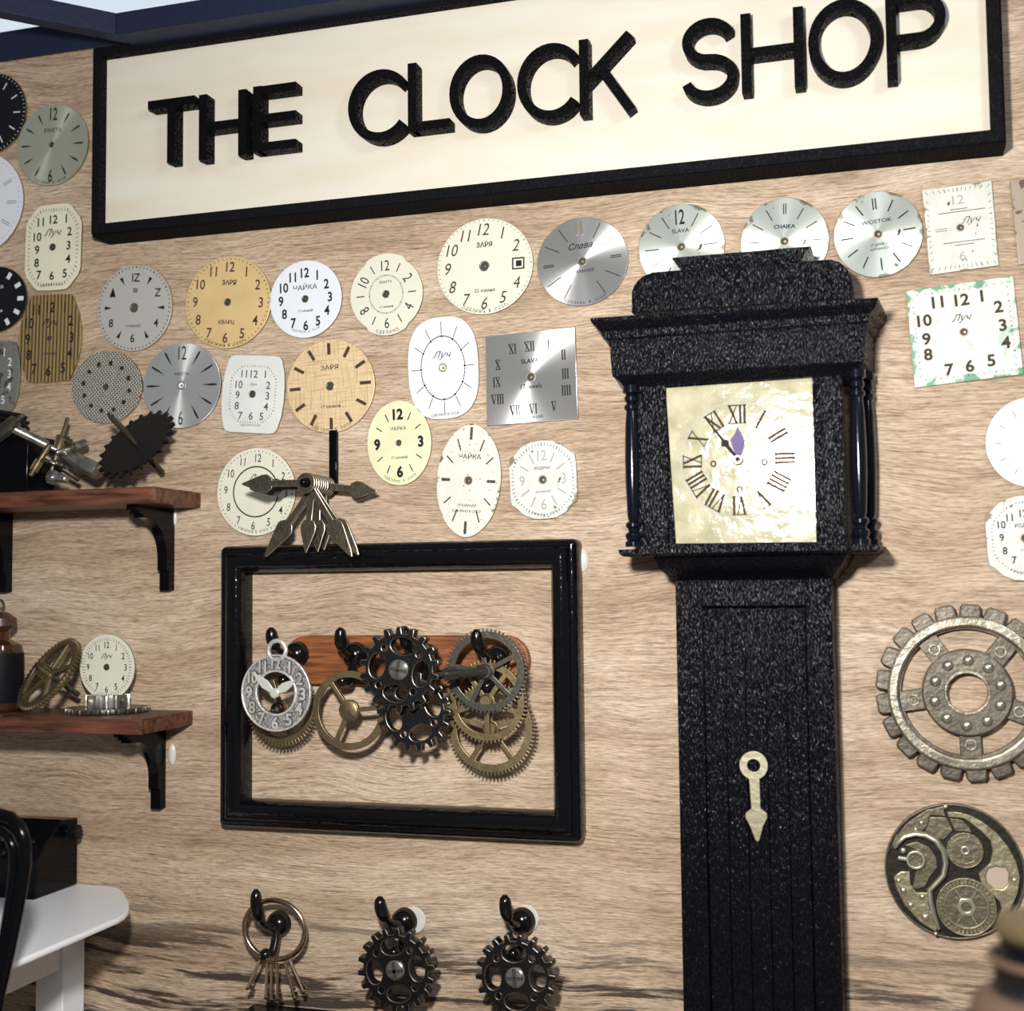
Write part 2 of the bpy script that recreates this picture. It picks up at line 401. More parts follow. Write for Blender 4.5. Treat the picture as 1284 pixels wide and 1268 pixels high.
def stroke(mb, pts, wd, z0, z1, closed=False, bev=.001, mi=0):
    pts = [Vector((p[0], p[1])) for p in pts]; m = len(pts); L_, R_ = [], []
    for i in range(m):
        a = pts[i] - pts[i - 1] if (i or closed) else pts[1] - pts[0]
        b = pts[(i + 1) % m] - pts[i] if (i < m - 1 or closed) else pts[-1] - pts[-2]
        a.normalize(); b.normalize(); n1 = Vector((-a.y, a.x)); n2 = Vector((-b.y, b.x)); n = n1 + n2
        n = n / max(n.dot(n1), .3)
        L_.append(pts[i] + n * wd / 2); R_.append(pts[i] - n * wd / 2)
    loops = [L_, R_] if closed else [L_ + R_[::-1]]
    mb.add(*shape2d(loops, z0, z1, bev), mi)
def tag(o, label, cat, group=None):
    o['label'] = label; o['category'] = cat
    if group: o['group'] = group
    return o
def empty(name, loc_wall, label, cat, group=None, rot=0):
    o = bpy.data.objects.new(name, None); C.objects.link(o); o.empty_display_size = .02
    o.matrix_world = Matrix.Translation(ROT @ Vector(loc_wall)) @ ROT @ Matrix.Rotation(rot, 4, 'Z')
    return tag(o, label, cat, group)
def place(o, loc_wall, rot=0):
    o.matrix_world = Matrix.Translation(ROT @ Vector(loc_wall)) @ ROT @ Matrix.Rotation(rot, 4, 'Z'); return o
def structure(name, mb, m, bevel=0):
    o = mb.build(name, m, bevel=bevel); o.matrix_world = ROT; o['kind'] = 'structure'; return o

# ------------------------------------------------------------------ the setting
WTOP = P(40, 35, .01).y; RAILB = P(60, 63.5, .012).y - .005
mb = MB(); box(mb, -3.2, 1.6, FLOOR, WTOP - .005, -.05, 0)
o = mb.build('wall_back', M_WALL); o.matrix_world = ROT
# keep the wood's object coordinates in world orientation
o.data.transform(ROT); o.matrix_world = Matrix.Identity(4); o['kind'] = 'structure'
mb = MB(); box(mb, -3.2, 1.6, FLOOR - .05, FLOOR, -.05, 3.2)
structure('floor', mb, mat('floor_boards', (.30, .22, .15), .5, stretch=(1, 1, 8), var=.4, vscale=4))
mb = MB(); box(mb, -3.2, 1.6, RAILB, WTOP, 0, .014); structure('trim_1', mb, M_BEAM, .002)
# beam along the top of the sign and the diagonal beam that meets it
HB = .135
c0 = P(145, 43, HB); c1 = P(145, 16, HB)
mb = MB(); box(mb, c0.x, 1.6, c0.y, c1.y, .0, HB)
trim2 = structure('trim_2', mb, M_BEAM, .002)
ang = R(44); dx, dz = -sin(ang), cos(ang); ln = 1.1; th = .03
mb = MB()
A = Vector((c0.x, 0, HB)); B = A + Vector((dx, 0, dz)) * ln; nn = Vector((-dz, 0, dx)) * th
v = []
for q in (A, B, B + nn, A + Vector((0, 0, -.05))):
    v += [(q.x, c0.y, q.z), (q.x, c1.y, q.z)]
mb.add(v, [[0, 2, 3, 1], [2, 4, 5, 3], [4, 6, 7, 5], [6, 0, 1, 7], [0, 6, 4, 2], [1, 3, 5, 7]])
structure('trim_3', mb, M_BEAM, .002)

# ------------------------------------------------------------------ sign
SX0, SX1 = P(112, 296, .074).x, P(1262, 167, .074).x
SY0 = P(112, 296, .074).y; SYT = P(133, 75, .053).y + .022; SXI0 = P(134, 200, .053).x; HP, HF, HL = .053, .074, .087
sign = empty('shop_sign', ((SX0 + SX1) / 2, SY0, 0), 'long pale wooden sign with raised black letters in a black frame', 'sign')
ox, oy = (SX0 + SX1) / 2, SY0
x0, x1, y0, y1 = SX0 - ox, SX1 - ox, 0, SYT - oy
FW = .0235
mb = MB(); box(mb, x0 + .006, x1 - .006, y0 + .006, y1 - .006, .0005, HP); mb.build('sign_panel', M_MAPLE, sign)
def rail(a, b, c, d):      # mitred bar with a stepped profile, (a,b) outer corners, (c,d) inner corners
    m_ = MB()
    def lerp(p, q, t): return (p[0] + (q[0] - p[0]) * t, p[1] + (q[1] - p[1]) * t)
    prof = [(0, .001), (0, HF - .010), (.12, HF - .008), (.16, HF), (1, HF), (1, HP - .004)]
    v = [(*lerp(a, d, t), z) for t, z in prof] + [(*lerp(b, c, t), z) for t, z in prof]; n = len(prof)
    f = [[i, i + 1, n + i + 1, n + i] for i in range(n - 1)] + [list(range(n))[::-1], list(range(n, 2 * n)), [n - 1, 0, n, 2 * n - 1]]
    m_.add(v, f); return m_.build('frame_rail', M_SIGNBLK, sign, bevel=.0012)
I = FW
rail((x0, y0), (x1, y0), (x1 - I, y0 + I), (x0 + I, y0 + I)); rail((x0, y1), (x0, y0), (x0 + I, y0 + I), (x0 + I, y1 - I))
rail((x1, y0), (x1, y1), (x1 - I, y1 - I), (x1 - I, y0 + I)); rail((x1, y1), (x0, y1), (x0 + I, y1 - I), (x1 - I, y1 - I))
def arc(cx, cy, rx, ry, a0, a1, n=24): return [(cx + rx * cos(R(a0 + (a1 - a0) * i / n)), cy + ry * sin(R(a0 + (a1 - a0) * i / n))) for i in range(n + 1)]
LW = .0172
def letter(ch, px0, px1, pt, pb):
    cx = (px0 + px1) / 2
    X0, X1 = P(px0, (pt + pb) / 2, HL).x - ox, P(px1, (pt + pb) / 2, HL).x - ox
    Y1, Y0 = P(cx, pt, HL).y - oy, P(cx, pb, HL).y - oy
    a = LW / 2; m_ = MB(); z0 = HP; lay = [0]
    l, r, t, b = X0 + a, X1 - a, Y1 - a, Y0 + a; my = (Y0 + Y1) / 2; mx = (X0 + X1) / 2
    def S(pts, closed=False):
        stroke(m_, pts, LW, z0, HL - .0007 * lay[0], closed); lay[0] += 1
    if ch == 'T': S([(X0, t), (X1, t)]); S([(mx, Y0), (mx, Y1 - LW * .5)])
    if ch == 'H': S([(l, Y0), (l, Y1)]); S([(r, Y0), (r, Y1)]); S([(l, my), (r, my)])
    if ch == 'E': S([(l, Y0), (l, Y1)]); [S([(l, y), (X1, y)]) for y in (b, my, t)]
    if ch == 'L': S([(l, Y0), (l, Y1)]); S([(l, b), (X1, b)])
    if ch == 'O': S(arc(mx, my, r - mx, t - my, 0, 350, 35), True)
    if ch == 'C': rx = (r - mx) * 1.08; S(arc(l + rx, my, rx, t - my, 38, 322, 30))
    if ch == 'K': S([(l, Y0), (l, Y1)]); S([(l, my - .012), (X1 - a, Y1)]); S([(mx - .012, my + .014), (X1 - a, Y0)])
    if ch == 'P': q = (t - my) / 2 + .002; S([(l, Y0), (l, Y1)]); S([(l, t)] + arc(r - q, t - q, q, q, 90, -90, 14) + [(l, t - 2 * q)])
    if ch == 'S':
        q = (t - b) / 4; rx = (r - l) / 2
        S(arc(mx, t - q, rx * .92, q, 18, 180, 14) + arc(mx, t - q, rx * .92, q, 180, 255, 6)[1:] + arc(mx, b + q, rx, q, 75, 0, 6)[0:] + arc(mx, b + q, rx, q, 0, -165, 14)[1:])
    return m_.build('letter', M_LETTER, sign)
for L_ in (('T', 185, 243, 123, 203), ('H', 249, 308, 115, 197), ('E', 317, 370, 105, 187.5), ('C', 436, 512, 87, 177), ('L', 511, 563, 76, 162),
           ('O', 563, 641, 68, 160), ('C', 648, 728, 54, 150), ('K', 726, 796, 45, 140), ('S', 853, 924, 22, 125), ('H', 929, 1008, 12, 112),
           ('O', 1013, 1105, -2, 102), ('P', 1111, 1187, -10, 97)):
    letter(*L_)

# ------------------------------------------------------------------ watch dials
T = .006
def outline(kind, rx, ry):
    if kind == 'round': return circ(rx, 72, ry=ry)
    if kind == 'oval': return circ(rx, 64, ry=ry)
    if kind == 'pointed':
        out = []
        for i in range(64):
            a = i * 2 * pi / 64; c_, s_ = cos(a), sin(a)
            out.append((rx * math.copysign(abs(c_) ** 1.12, c_), ry * math.copysign(abs(s_) ** .92, s_)))
        return out
    if kind == 'super':
        return [(rx * math.copysign(abs(cos(a)) ** .72, cos(a)), ry * math.copysign(abs(sin(a)) ** .72, sin(a))) for a in (i * 2 * pi / 64 for i in range(64))]
    if kind == 'oct':
        a, b = .52, .70
        pts = [(a, 1), (1, b + .05)] ; q = [(.0, 1.0), (.50, .985), (.62, .93), (.93, .66), (1, .5), (1.0, 0)]
    elif kind == 'barrel': q = [(0, 1.0), (.62, .98), (.68, .94), (.90, .55), (.98, .25), (1.0, 0)]
    elif kind == 'cushion': q = [(0, 1.0), (.35, .97), (.62, .86), (.84, .67), (.97, .60), (1.0, .35), (1.0, 0)]
    elif kind == 'tank': q = [(0, 1.0), (.62, 1.0), (.78, .97), (.86, .88), (.96, .55), (1.0, .2), (1.0, 0)]
    elif kind == 'tabs':
        out = []
        for i in range(96):
            a = i * 2 * pi / 96; s_ = 1.0
            dd = abs(abs(math.degrees(a) % 360 - 180) - 90)      # 0 at 12 / 6
            if dd < 32: s_ = 1.0
            elif dd < 36: s_ = 1 - (dd - 32) / 4 * .055
            else: s_ = .945 + .055 * max(0, (dd - 36) / 54) ** .7
            out.append((rx * s_ * cos(a) * 1.0, ry * s_ * sin(a)))
        return out
    full = [(x, y) for x, y in q] + [(x, -y) for x, y in q[::-1][1:]] + [(-x, -y) for x, y in q[1:]] + [(-x, y) for x, y in q[::-1][1:-1]]
    return [(x * rx, y * ry) for x, y in full][::-1]

def roman(mb, s, x, y, h, z, rot, sc=1.0, mi=0):
    ws = {'I': .26, 'V': .62, 'X': .62}; tot = sum(ws[c] for c in s) * h; cx = -tot / 2
    th, tn = .13 * h, .055 * h
    def seg(x0, y0, x1, y1, w):
        d = Vector((x1 - x0, y1 - y0)); L_ = d.length; a = math.atan2(-d.x, d.y)
        mxx, myy = (x0 + x1) / 2 * sc, (y0 + y1) / 2; cr, sr = cos(rot), sin(rot)
        quad(mb, x + mxx * cr - myy * sr, y + mxx * sr + myy * cr, w, L_, z, rot + a, mi)
    for c in s:
        wv = ws[c] * h; mid = cx + wv / 2; e = wv * .34
        if c == 'I': seg(mid, -h / 2, mid, h / 2, th)
        if c == 'V': seg(mid - e, h / 2, mid, -h / 2, th); seg(mid + e, h / 2, mid, -h / 2, tn)
        if c == 'X': seg(mid - e, h / 2, mid + e, -h / 2, th); seg(mid + e, h / 2, mid - e, -h / 2, tn)
        for yy in (-h / 2, h / 2):
            if not (c == 'V' and yy < 0):
                seg(cx + .03 * h, yy, cx + wv - .03 * h, yy, tn)
        cx += wv

def dial(cx, cy, w_, h_, kind, rot, m_plate, label, nums=None, ticks=None, minute=None, words=(), hole=.06, ink=None,
         rings=(), extra=None, quadpx=None, loc=None, holecol=None, name='watch_dial', thick=T):
    ink = ink or M_INK; z = thick + .0006
    if quadpx:
        pts = [P(*q) for q in quadpx]; c = sum(pts, Vector()) / 4
        rx = ((pts[1] - pts[0]).length + (pts[2] - pts[3]).length) / 4; ry = ((pts[3] - pts[0]).length + (pts[2] - pts[1]).length) / 4
        ang = math.atan2(*(pts[1] - pts[0]).yx)
        Rm = Matrix.Rotation(-ang, 2); lp = [tuple(Rm @ Vector(((p - c).x, (p - c).y))) for p in pts][::-1]
        rot_ = ang
    else:
        c = P(cx, cy) if loc is None else Vector(loc)
        rx = (P(cx + w_ / 2, cy).x - P(cx - w_ / 2, cy).x) / 2 if loc is None else w_; ry = (P(cx, cy - h_ / 2).y - P(cx, cy + h_ / 2).y) / 2 if loc is None else h_
        lp = outline(kind, rx, ry); rot_ = R(rot)
    c = c.copy(); c.z = .0012 if loc is None else loc[2]
    mb = MB(); mb.add(*shape2d([lp], 0, thick, .0009))
    # side faces in edge metal
    o = mb.build(name, [m_plate, M_EDGE])
    for p in o.data.polygons:
        if abs(p.normal.z) < .5: p.material_index = 1
    place(o, c, rot_); tag(o, label, 'watch dial', None)
    if nums:
        seq, r, size = nums[:3]; opt = nums[3] if len(nums) > 3 else {}
        mb = MB(); sh = opt.get('shear', 0); bold = opt.get('bold', .012); ex = opt.get('sx', .8); yr = opt.get('yr', r)
        for i, s in enumerate(seq):
            if not s: continue
            a = i * 2 * pi / len(seq)
            if 'grid' in opt:
                gx, gy = opt['grid'][i]; x, y = gx * rx, gy * ry
            else: x, y = rx * r * sin(a), ry * yr * cos(a)
            rr = 0
            if opt.get('radial'):
                rr = -a if cos(a) > -.1 or opt['radial'] == 2 else -a + pi
            mb = MB()
            if opt.get('roman'): roman(mb, s, x, y, size * ry, z, rr, opt.get('rsc', 1))
            else: text(mb, s, x, y, size * ry * 1.36, z, rr, ex, sh, bold)
            mb.build('numeral', opt.get('ink', ink), o)
    if ticks:
        for tk in (ticks if isinstance(ticks, list) else [ticks]):
            hrs, r0, r1, wd = tk[:4]; opt = tk[4] if len(tk) > 4 else {}
            tp = opt.get('taper', 1)
            for hh in hrs:
                mb = MB()
                a = hh * pi / 6
                x0_, y0_, x1_, y1_ = rx * r0 * sin(a), ry * r0 * cos(a), rx * r1 * sin(a), ry * r1 * cos(a)
                d = Vector((x1_ - x0_, y1_ - y0_)); ra = math.atan2(-d.x, d.y)
                for off in ((-wd * 1.1, wd * 1.1) if opt.get('double') else (0,)):
                    xx, yy = (x0_ + x1_) / 2 + off * ry * cos(ra), (y0_ + y1_) / 2 + off * ry * sin(ra)
                    if opt.get('solid'):
                        box(mb, -wd * ry / 2, wd * ry / 2, -d.length / 2, d.length / 2, thick, thick + .002, mtx=Matrix.Translation((xx, yy, 0)) @ Matrix.Rotation(ra, 4, 'Z'))
                    elif opt.get('leaf'):
                        mb.add([(xx + q[0] * cos(ra) - q[1] * sin(ra), yy + q[0] * sin(ra) + q[1] * cos(ra), z) for q in
                                [(0, -d.length / 2), (wd * ry / 2, d.length * .1), (wd * ry / 2.5, d.length / 2), (-wd * ry / 2.5, d.length / 2), (-wd * ry / 2, d.length * .1)]], [[0, 1, 2, 3, 4]])
                    else: quad(mb, xx, yy, wd * ry, d.length, z, ra, 0, tp)
                mb.build('hour_marker', opt.get('ink', ink), o)
    if minute:
        r0, r1, n, wd = minute[:4]; mb = MB(); sq = len(minute) > 4
        for i in range(n):
            a = i * 2 * pi / n; k = 1.0
            if sq: k = 1 / max(abs(sin(a)), abs(cos(a)))
            if kind in ('oct', 'barrel', 'cushion', 'tank') and not sq: k = min(1 / max(abs(sin(a)), abs(cos(a))), 1.12) if kind != 'cushion' else min(1 / max(abs(sin(a)), .001), 1.04 if abs(sin(a)) > .8 else 1)
            x0_, y0_, x1_, y1_ = rx * r0 * k * sin(a), ry * r0 * k * cos(a), rx * r1 * k * sin(a), ry * r1 * k * cos(a)
            d = Vector((x1_ - x0_, y1_ - y0_)); quad(mb, (x0_ + x1_) / 2, (y0_ + y1_) / 2, wd * ry * (1.6 if i % 5 == 0 else 1), d.length, z, math.atan2(-d.x, d.y))
        mb.build('minute_track', ink, o)
    if rings:
        mb = MB()
        for r0, r1 in rings: ringflat(mb, rx * r0, rx * r1, z, ey=ry / rx)
        mb.build('printed_ring', ink, o)
    if words:
        mb = MB()
        for wd in words:
            s, x, y, size = wd[:4]; opt = wd[4] if len(wd) > 4 else {}
            if opt.get('arc'):                         # lettering set along the rim, centred at 6 o'clock
                rr = opt['arc']; n = len(s); span = opt.get('span', .9)
                for i, ch in enumerate(s):
                    if ch == ' ': continue
                    a = -pi / 2 - span / 2 + span * i / (n - 1); text(mb, ch, rx * rr * cos(a), ry * rr * sin(a), size * ry, z, a + pi / 2, .9, 0, .01)
            else: text(mb, s, x * rx, y * ry, size * ry * 1.06, z, opt.get('rot', 0), opt.get('sx', 1), opt.get('shear', 0), opt.get('bold', .008))
        mb.build('lettering', ink, o)
    if hole:
        mb = MB(); r = hole * ry
        discflat(mb, r, z + .0002, mi=0); prof = [(r * .95, thick), (r * 1.25, thick), (r * 1.25, thick + .0015), (r * .95, thick + .0015), (r * .95, thick)]
        lathe(mb, prof[:4], 24, mi=1) if False else mb.add(*shape2d([circ(r * 1.3, 24), circ(r * .95, 24)], thick, thick + .0016, .0003), 1)
        discflat(mb, r * .35, z + .0006, r * .2, -r * .1, mi=1)
        mb.build('center_hole', [holecol or M_HOLE, M_EDGE], o)
    if extra: extra(o, rx, ry, z)
    return o
AR = ['12', '1', '2', '3', '4', '5', '6', '7', '8', '9', '10', '11']
RO = ['XII', 'I', 'II', 'III', 'IIII', 'V', 'VI', 'VII', 'VIII', 'IX', 'X', 'XI']
ALL = list(range(12)); NO126 = [1, 2, 3, 4, 5, 7, 8, 9, 10, 11]; N3 = [1, 2, 4, 5, 7, 8, 10, 11]
def only(*hs): return [AR[i] if i in hs else '' for i in range(12)]
MADE = ('СДЕЛАНО В СССР', 0, 0, .085, {'arc': .93, 'span': .95})
GRID = [(0, .70), (.46, .68), (.66, .40), (.66, .06), (.66, -.30), (.48, -.66), (0, -.72), (-.48, -.66), (-.66, -.30), (-.66, .06), (-.66, .40), (-.48, .68)]

dial(-10, 144, 90, 101, 'round', -4, M_BLKD, 'large black watch dial cut off by the left edge above the white one', None,
     (ALL, .66, .84, .03), (.93, .97, 60, .012), ink=M_INKWH)
dial(68, 183, 89, 101, 'round', -3, M_SUNG, 'greenish silver dial with dagger markers beside the left end of the sign', (only(0, 6), .76, .32, {'sx': .6}),
     (NO126, .56, .86, .045, {'leaf': 1}), None, [('РАКЕТА', 0, .36, .13, {'sx': .9}), MADE], .055)
dial(-28, 257, 118, 130, 'round', -3, M_WHT, 'large plain white dial with thin line markers cut off by the left edge', None,
     [(ALL, .66, .86, .018, {'double': 1, 'ink': M_INKGR})], (.90, .94, 60, .008), ink=M_INKGR)
dial(69, 311, 70, 108, 'oct', -1.5, M_IVORY, 'cream octagonal dial with black numerals left of the sign corner', (AR, .7, .20, {'grid': [(0, .64), (.45, .64), (.58, .34), (.56, .02), (.56, -.29), (.46, -.62), (0, -.66), (-.46, -.62), (-.56, -.34), (-.56, -.04), (-.56, .26), (-.46, .60)], 'sx': .95, 'bold': .02}),
     None, (.82, .90, 60, .012), [('Луч', .0, .34, .20, {'shear': .45, 'sx': 1.1}), ('СДЕЛАНО В СССР', 0, -.87, .065)], .065)
dial(-2, 376.5, 76, 82, 'round', -2, M_BLKD, 'small black dial with white block markers at the left edge', None,
     (ALL, .70, .90, .13, {'ink': M_INKWH}), None, [('ЧАЙКА', 0, .38, .14), ('17 камней', 0, -.35, .10)], .08, ink=M_INKWH)
dial(65, 425, 78, 110, 'barrel', -1.5, M_STRIPE, 'brown and gold striped barrel shaped dial under the octagonal one', (AR, .7, .24, {'grid': [(0, .70), (.46, .68), (.66, .38), (.70, 0), (.66, -.36), (.46, -.68), (0, -.74), (-.46, -.68), (-.66, -.36), (-.70, 0), (-.66, .36), (-.46, .66)], 'sx': .85, 'bold': .015}),
     None, None, [('Луч', 0, .36, .2, {'shear': .45}), ('17 КАМНЕЙ', 0, -.35, .07)], .05)
dial(-10, 473, 74, 88, 'tank', -2, mat('tarnished_silver', (.42, .42, .36), .4, metal=.7, speck=.58, speckscale=60, speckcol=(.15, .15, .12)),
     'tarnished silver dial with light numerals cut off at the left edge above the shelf', (AR, .7, .24, {'grid': GRID, 'sx': .9}), None, None, (), .05, ink=M_INKWH)
def splots(o, rx, ry, z):
    for i in range(12):
        mb = MB(); a = i * pi / 6 + .1; cx, cy = rx * .66 * sin(a), ry * .66 * cos(a); r = .085 * ry; n = 14
        mb.add([(cx + r * (1 if k % 2 else .55) * cos(k * 2 * pi / n), cy + r * (1 if k % 2 else .55) * sin(k * 2 * pi / n), z + .0003) for k in range(n)], [list(range(n))])
        mb.build('hour_marker', M_INK, o)
dial(136, 486, 88, 91, 'round', -6, M_WOVEN, 'round dial with a woven silver and black texture and black star spots', None, None, None, (), .07, extra=splots)
def tri(o, rx, ry, z):
    for h in (1, 3, 5, 7, 9, 11):
        mb = MB(); a = h * pi / 6; ca, sa = cos(a), sin(a); r0, r1, w2 = .60, .80, .045
        mb.add([(rx * r0 * sa, ry * r0 * ca, z), (rx * r1 * sa - w2 * ry * ca, ry * r1 * ca + w2 * ry * sa, z), (rx * r1 * sa + w2 * ry * ca, ry * r1 * ca - w2 * ry * sa, z)], [[0, 2, 1]])
        mb.build('hour_marker', M_INK, o)
dial(171, 387, 93, 108, 'round', -3.5, M_SATIN, 'grey satin dial with wedge markers and a raised rim right of the striped dial', (['IZ', '', 'Z', '', '4', '', '6', '', '8', '', 'Δ', ''], .70, .20, {'sx': .9}), None,
     (.92, .96, 60, .018), [('≋', 0, .4, .22), ('17 КАМНЕЙ', 0, -.42, .07)], .085, extra=tri, holecol=M_EDGE)
dial(230, 484, 97, 107, 'round', -1.5, M_SUN, 'brushed silver dial with pointed black markers behind the black toothed wheel', (only(0, 6), .76, .34, {'sx': .6, 'bold': 0}),
     (NO126, .52, .90, .05, {'leaf': 1}), None, [('РАКЕТА', 0, .27, .09)], .075, holecol=M_WHT)
dial(288, 380, 107, 115, 'round', -4.5, M_GOLD, 'golden orange dial with full black numerals', (AR, .77, .225, {'sx': .85, 'bold': .012}),
     None, (.92, .96, 60, .014), [('ЗАРЯ', 0, .43, .13, {'bold': .03}), ('КВАРЦ', 0, -.43, .11, {'bold': .02}), MADE], .065, ink=M_INKBR)
dial(385, 376, 90, 97, 'round', 1, M_WHT, 'bright white round dial with bold numerals right of the golden orange one', (AR, .68, .25, {'sx': .85, 'bold': .025}),
     None, None, [('ЧАЙКА', 0, .30, .16, {'sx': 1.15}), ('17 камней', 0, -.30, .08), ('СДЕЛАНО В СССР', 0, 0, .07, {'arc': .84, 'span': .9})], .075)
dial(319, 495, 78, 97, 'tank', -5, M_PLAINW, 'white barrel shaped dial with small grey numerals right of the brushed silver one', (AR, .6, .20, {'grid': [(0, .52), (.36, .52), (.48, .24), (.48, -.03), (.46, -.31), (.34, -.56), (0, -.56), (-.34, -.56), (-.48, -.31), (-.48, -.03), (-.46, .24), (-.32, .52)], 'sx': .95}),
     None, (.70, .75, 60, .012), [('ЛУЧ', 0, .24, .10), ('СДЕЛАНО В СССР', 0, -.80, .06)], .075, ink=mat('charcoal_ink', (.09, .09, .09), .5))
dial(416, 485, 110, 117, 'round', 2, M_LINEN, 'tan linen textured dial with thick brown baton markers', None,
     (ALL, .68, .92, .065, {'ink': M_INKBR, 'solid': 1}), None, [('ЗАРЯ', 0, .40, .13, {'sx': 1.2}), ('17 камней', 0, -.43, .09), MADE], .075, ink=M_INKBR)
dial(486, 370, 91, 103, 'tabs', 1.5, M_CREAM, 'cream dial with flat tabs, even numerals and an inner minute ring', (only(0, 2, 4, 6, 8, 10), .70, .27, {'radial': 1, 'sx': .75, 'bold': 0}),
     ([1, 3, 5, 7, 9, 11], .60, .82, .025), (.44, .48, 60, .014), [('РАКЕТА', 0, .30, .08), ('17 камней', 0, -.30, .07), ('СДЕЛАНО', 0, 0, .10, {'arc': .92, 'span': .6})], .075)
def datewin(o, rx, ry, z):
    mb = MB(); mb.add(*shape2d([[(x * .13 * ry + rx * .70, y * .12 * ry) for x, y in ((-1, -1), (1, -1), (1, 1), (-1, 1))], [(x * .105 * ry + rx * .70, y * .095 * ry) for x, y in ((-1, -1), (1, -1), (1, 1), (-1, 1))]], T, T + .0015))
    quad(mb, rx * .71, 0, .12 * ry, .12 * ry, z + .0002); mb.build('date_window', M_INK, o)
dial(609, 335, 120, 120, 'round', 0, M_CREAM, 'large cream dial with slanted numerals and a date window under the sign', (only(0, 1, 2, 4, 5, 6, 7, 8, 9, 10, 11), .77, .26, {'shear': .22, 'sx': .85, 'bold': 0}),
     None, (.94, .975, 60, .010), [('ЗАРЯ', 0, .45, .13, {'bold': .025}), ('22 камня', 0, -.50, .10), MADE], .085, ink=M_INKBR, extra=datewin)
dial(731, 329, 114, 111, 'round', 4, M_SUND, 'dark silver sunburst dial with thin line markers left of the tall clock', None,
     [(N3, .56, .92, .018), ([3, 9], .62, .86, .018, {'double': 1}), ([0], .60, .90, .05, {'double': 1, 'ink': M_EDGE, 'solid': 1})], None,
     [('Слава', 0, .36, .18, {'shear': .4}), ('17 КАМНЕЙ', 0, -.22, .09), ('СДЕЛАНО В СССР', 0, 0, .075, {'arc': .93, 'span': .95})], .085)
def dots(o, rx, ry, z):
    mb = MB()
    for i in range(60):
        a = i * pi / 30; rr = .62; discflat(mb, (.022 if i % 5 == 0 else .012) * ry, z, rx * rr * sin(a), ry * rr * cos(a), n=8)
    mb.build('minute_track', M_INK, o)
dial(557, 462, 88, 128, 'super', 2.3, M_WHT, 'tall white oval dial with an inner dotted ring and line markers', None,
     (ALL, .66, .90, .013), None, [('Луч', 0, .26, .17, {'shear': .5, 'sx': 1.1, 'bold': 0}), ('СДЕЛАНО В СССР', 0, -.91, .06)], .065, rings=((.615, .63),), extra=dots, holecol=M_IVORY)
dial(668, 472, 0, 0, 'q', 0, M_SUND, 'square silver sunburst dial with roman numerals left of the tall clock', (RO, .7, .21, {'roman': 1, 'grid': [(0, .68), (.42, .68), (.74, .42), (.76, 0), (.76, -.36), (.48, -.68), (.02, -.70), (-.38, -.70), (-.76, -.42), (-.76, -.04), (-.72, .34), (-.38, .66)]}),
     None, None, [('SLAVA', 0, .36, .13, {'bold': .02}), ('17 jewels', 0, -.20, .14, {'sx': .9}), ('MADE IN USSR', 0, -.88, .07)], .085, quadpx=[(610, 423), (722, 411), (726, 526), (612, 535)])
dial(502, 556, 80, 106, 'oval', 2, M_YELLOW, 'pale yellow oval dial with bold 12, 3, 6 and 9', (only(0, 3, 6, 9), .68, .25, {'bold': .045, 'sx': .9}),
     (N3, .60, .80, .025), None, [('ЧАЙКА', 0, .34, .11), ('17 камней', 0, -.34, .08), ('СДЕЛАНО В СССР', 0, 0, .075, {'arc': .90, 'span': 1.1})], .06)
dial(589, 603, 80, 142, 'pointed', -4.5, M_SPECK, 'speckled cream pointed oval dial above the black picture frame', None,
     [(N3, .60, .84, .022), ([0, 6], .72, .94, .045, {'ink': M_GUNEDGE, 'solid': 1}), ([3, 9], .58, .84, .05, {'ink': M_GUNEDGE, 'solid': 1})], None,
     [('ЧАЙКА', 0, .42, .105, {'sx': 1.1}), ('17 КАМНЕЙ', 0, -.44, .06), ('СДЕЛАНО В СССР', 0, -.54, .055)], .06, holecol=M_GUNEDGE)
dial(682, 602, 84, 99, 'cushion', 2, M_OFFW, 'off white cushion shaped dial with faint grey markers', (only(0, 3, 6, 9), .62, .28, {'sx': .8, 'bold': 0, 'ink': M_INKGR}),
     (N3, .48, .76, .035, {'ink': M_INKGR}), (.86, .93, 60, .012), [('РОДИНА', 0, .30, .09), ('18 КАМНЕЙ', 0, -.30, .07), ('СДЕЛАНО В СССР', 0, 0, .06, {'arc': .88, 'span': .8})], .09)
dial(323, 617, 98, 110, 'round', -4.7, M_CREAM, 'cream dial with a black inner circle behind the hanging bronze hands', (AR, .77, .19, {'sx': .75, 'bold': .005}),
     None, (.90, .94, 60, .012), [('Луч', 0, .33, .16, {'shear': .5}), ('СДЕЛАНО В СССР', 0, 0, .06, {'arc': .90, 'span': .8})], 0, rings=((.555, .585),))
dial(855, 311, 108, 108, 'round', 1.5, M_SUNW, 'silver dial with a long 12 directly above the left of the tall clock', (only(0), .70, .36, {'sx': .55}),
     (NO126, .52, .84, .022), None, [('SLAVA', 0, .38, .13)], .085)
dial(984, 304, 111, 110, 'round', -2, M_SUNW, 'white silver dial half hidden behind the crest of the tall clock', None,
     [(N3 + [3, 9], .56, .84, .022), ([0], .62, .86, .022, {'double': 1})], None, [('CHAIKA', 0, .34, .12, {'bold': .02})], .085)
dial(1101, 295, 112, 108, 'round', 5, M_SUNW, 'pale green stained silver dial with stick markers right of the tall clock crest', None,
     [(NO126 + [6], .56, .84, .03), ([0], .58, .84, .028, {'double': 1})], None, [('WOSTOK', 0, .30, .12, {'sx': 1.2}), ('17 JEWELS', 0, -.24, .08), ('ANTISHOCK', 0, -.34, .07)], .085)
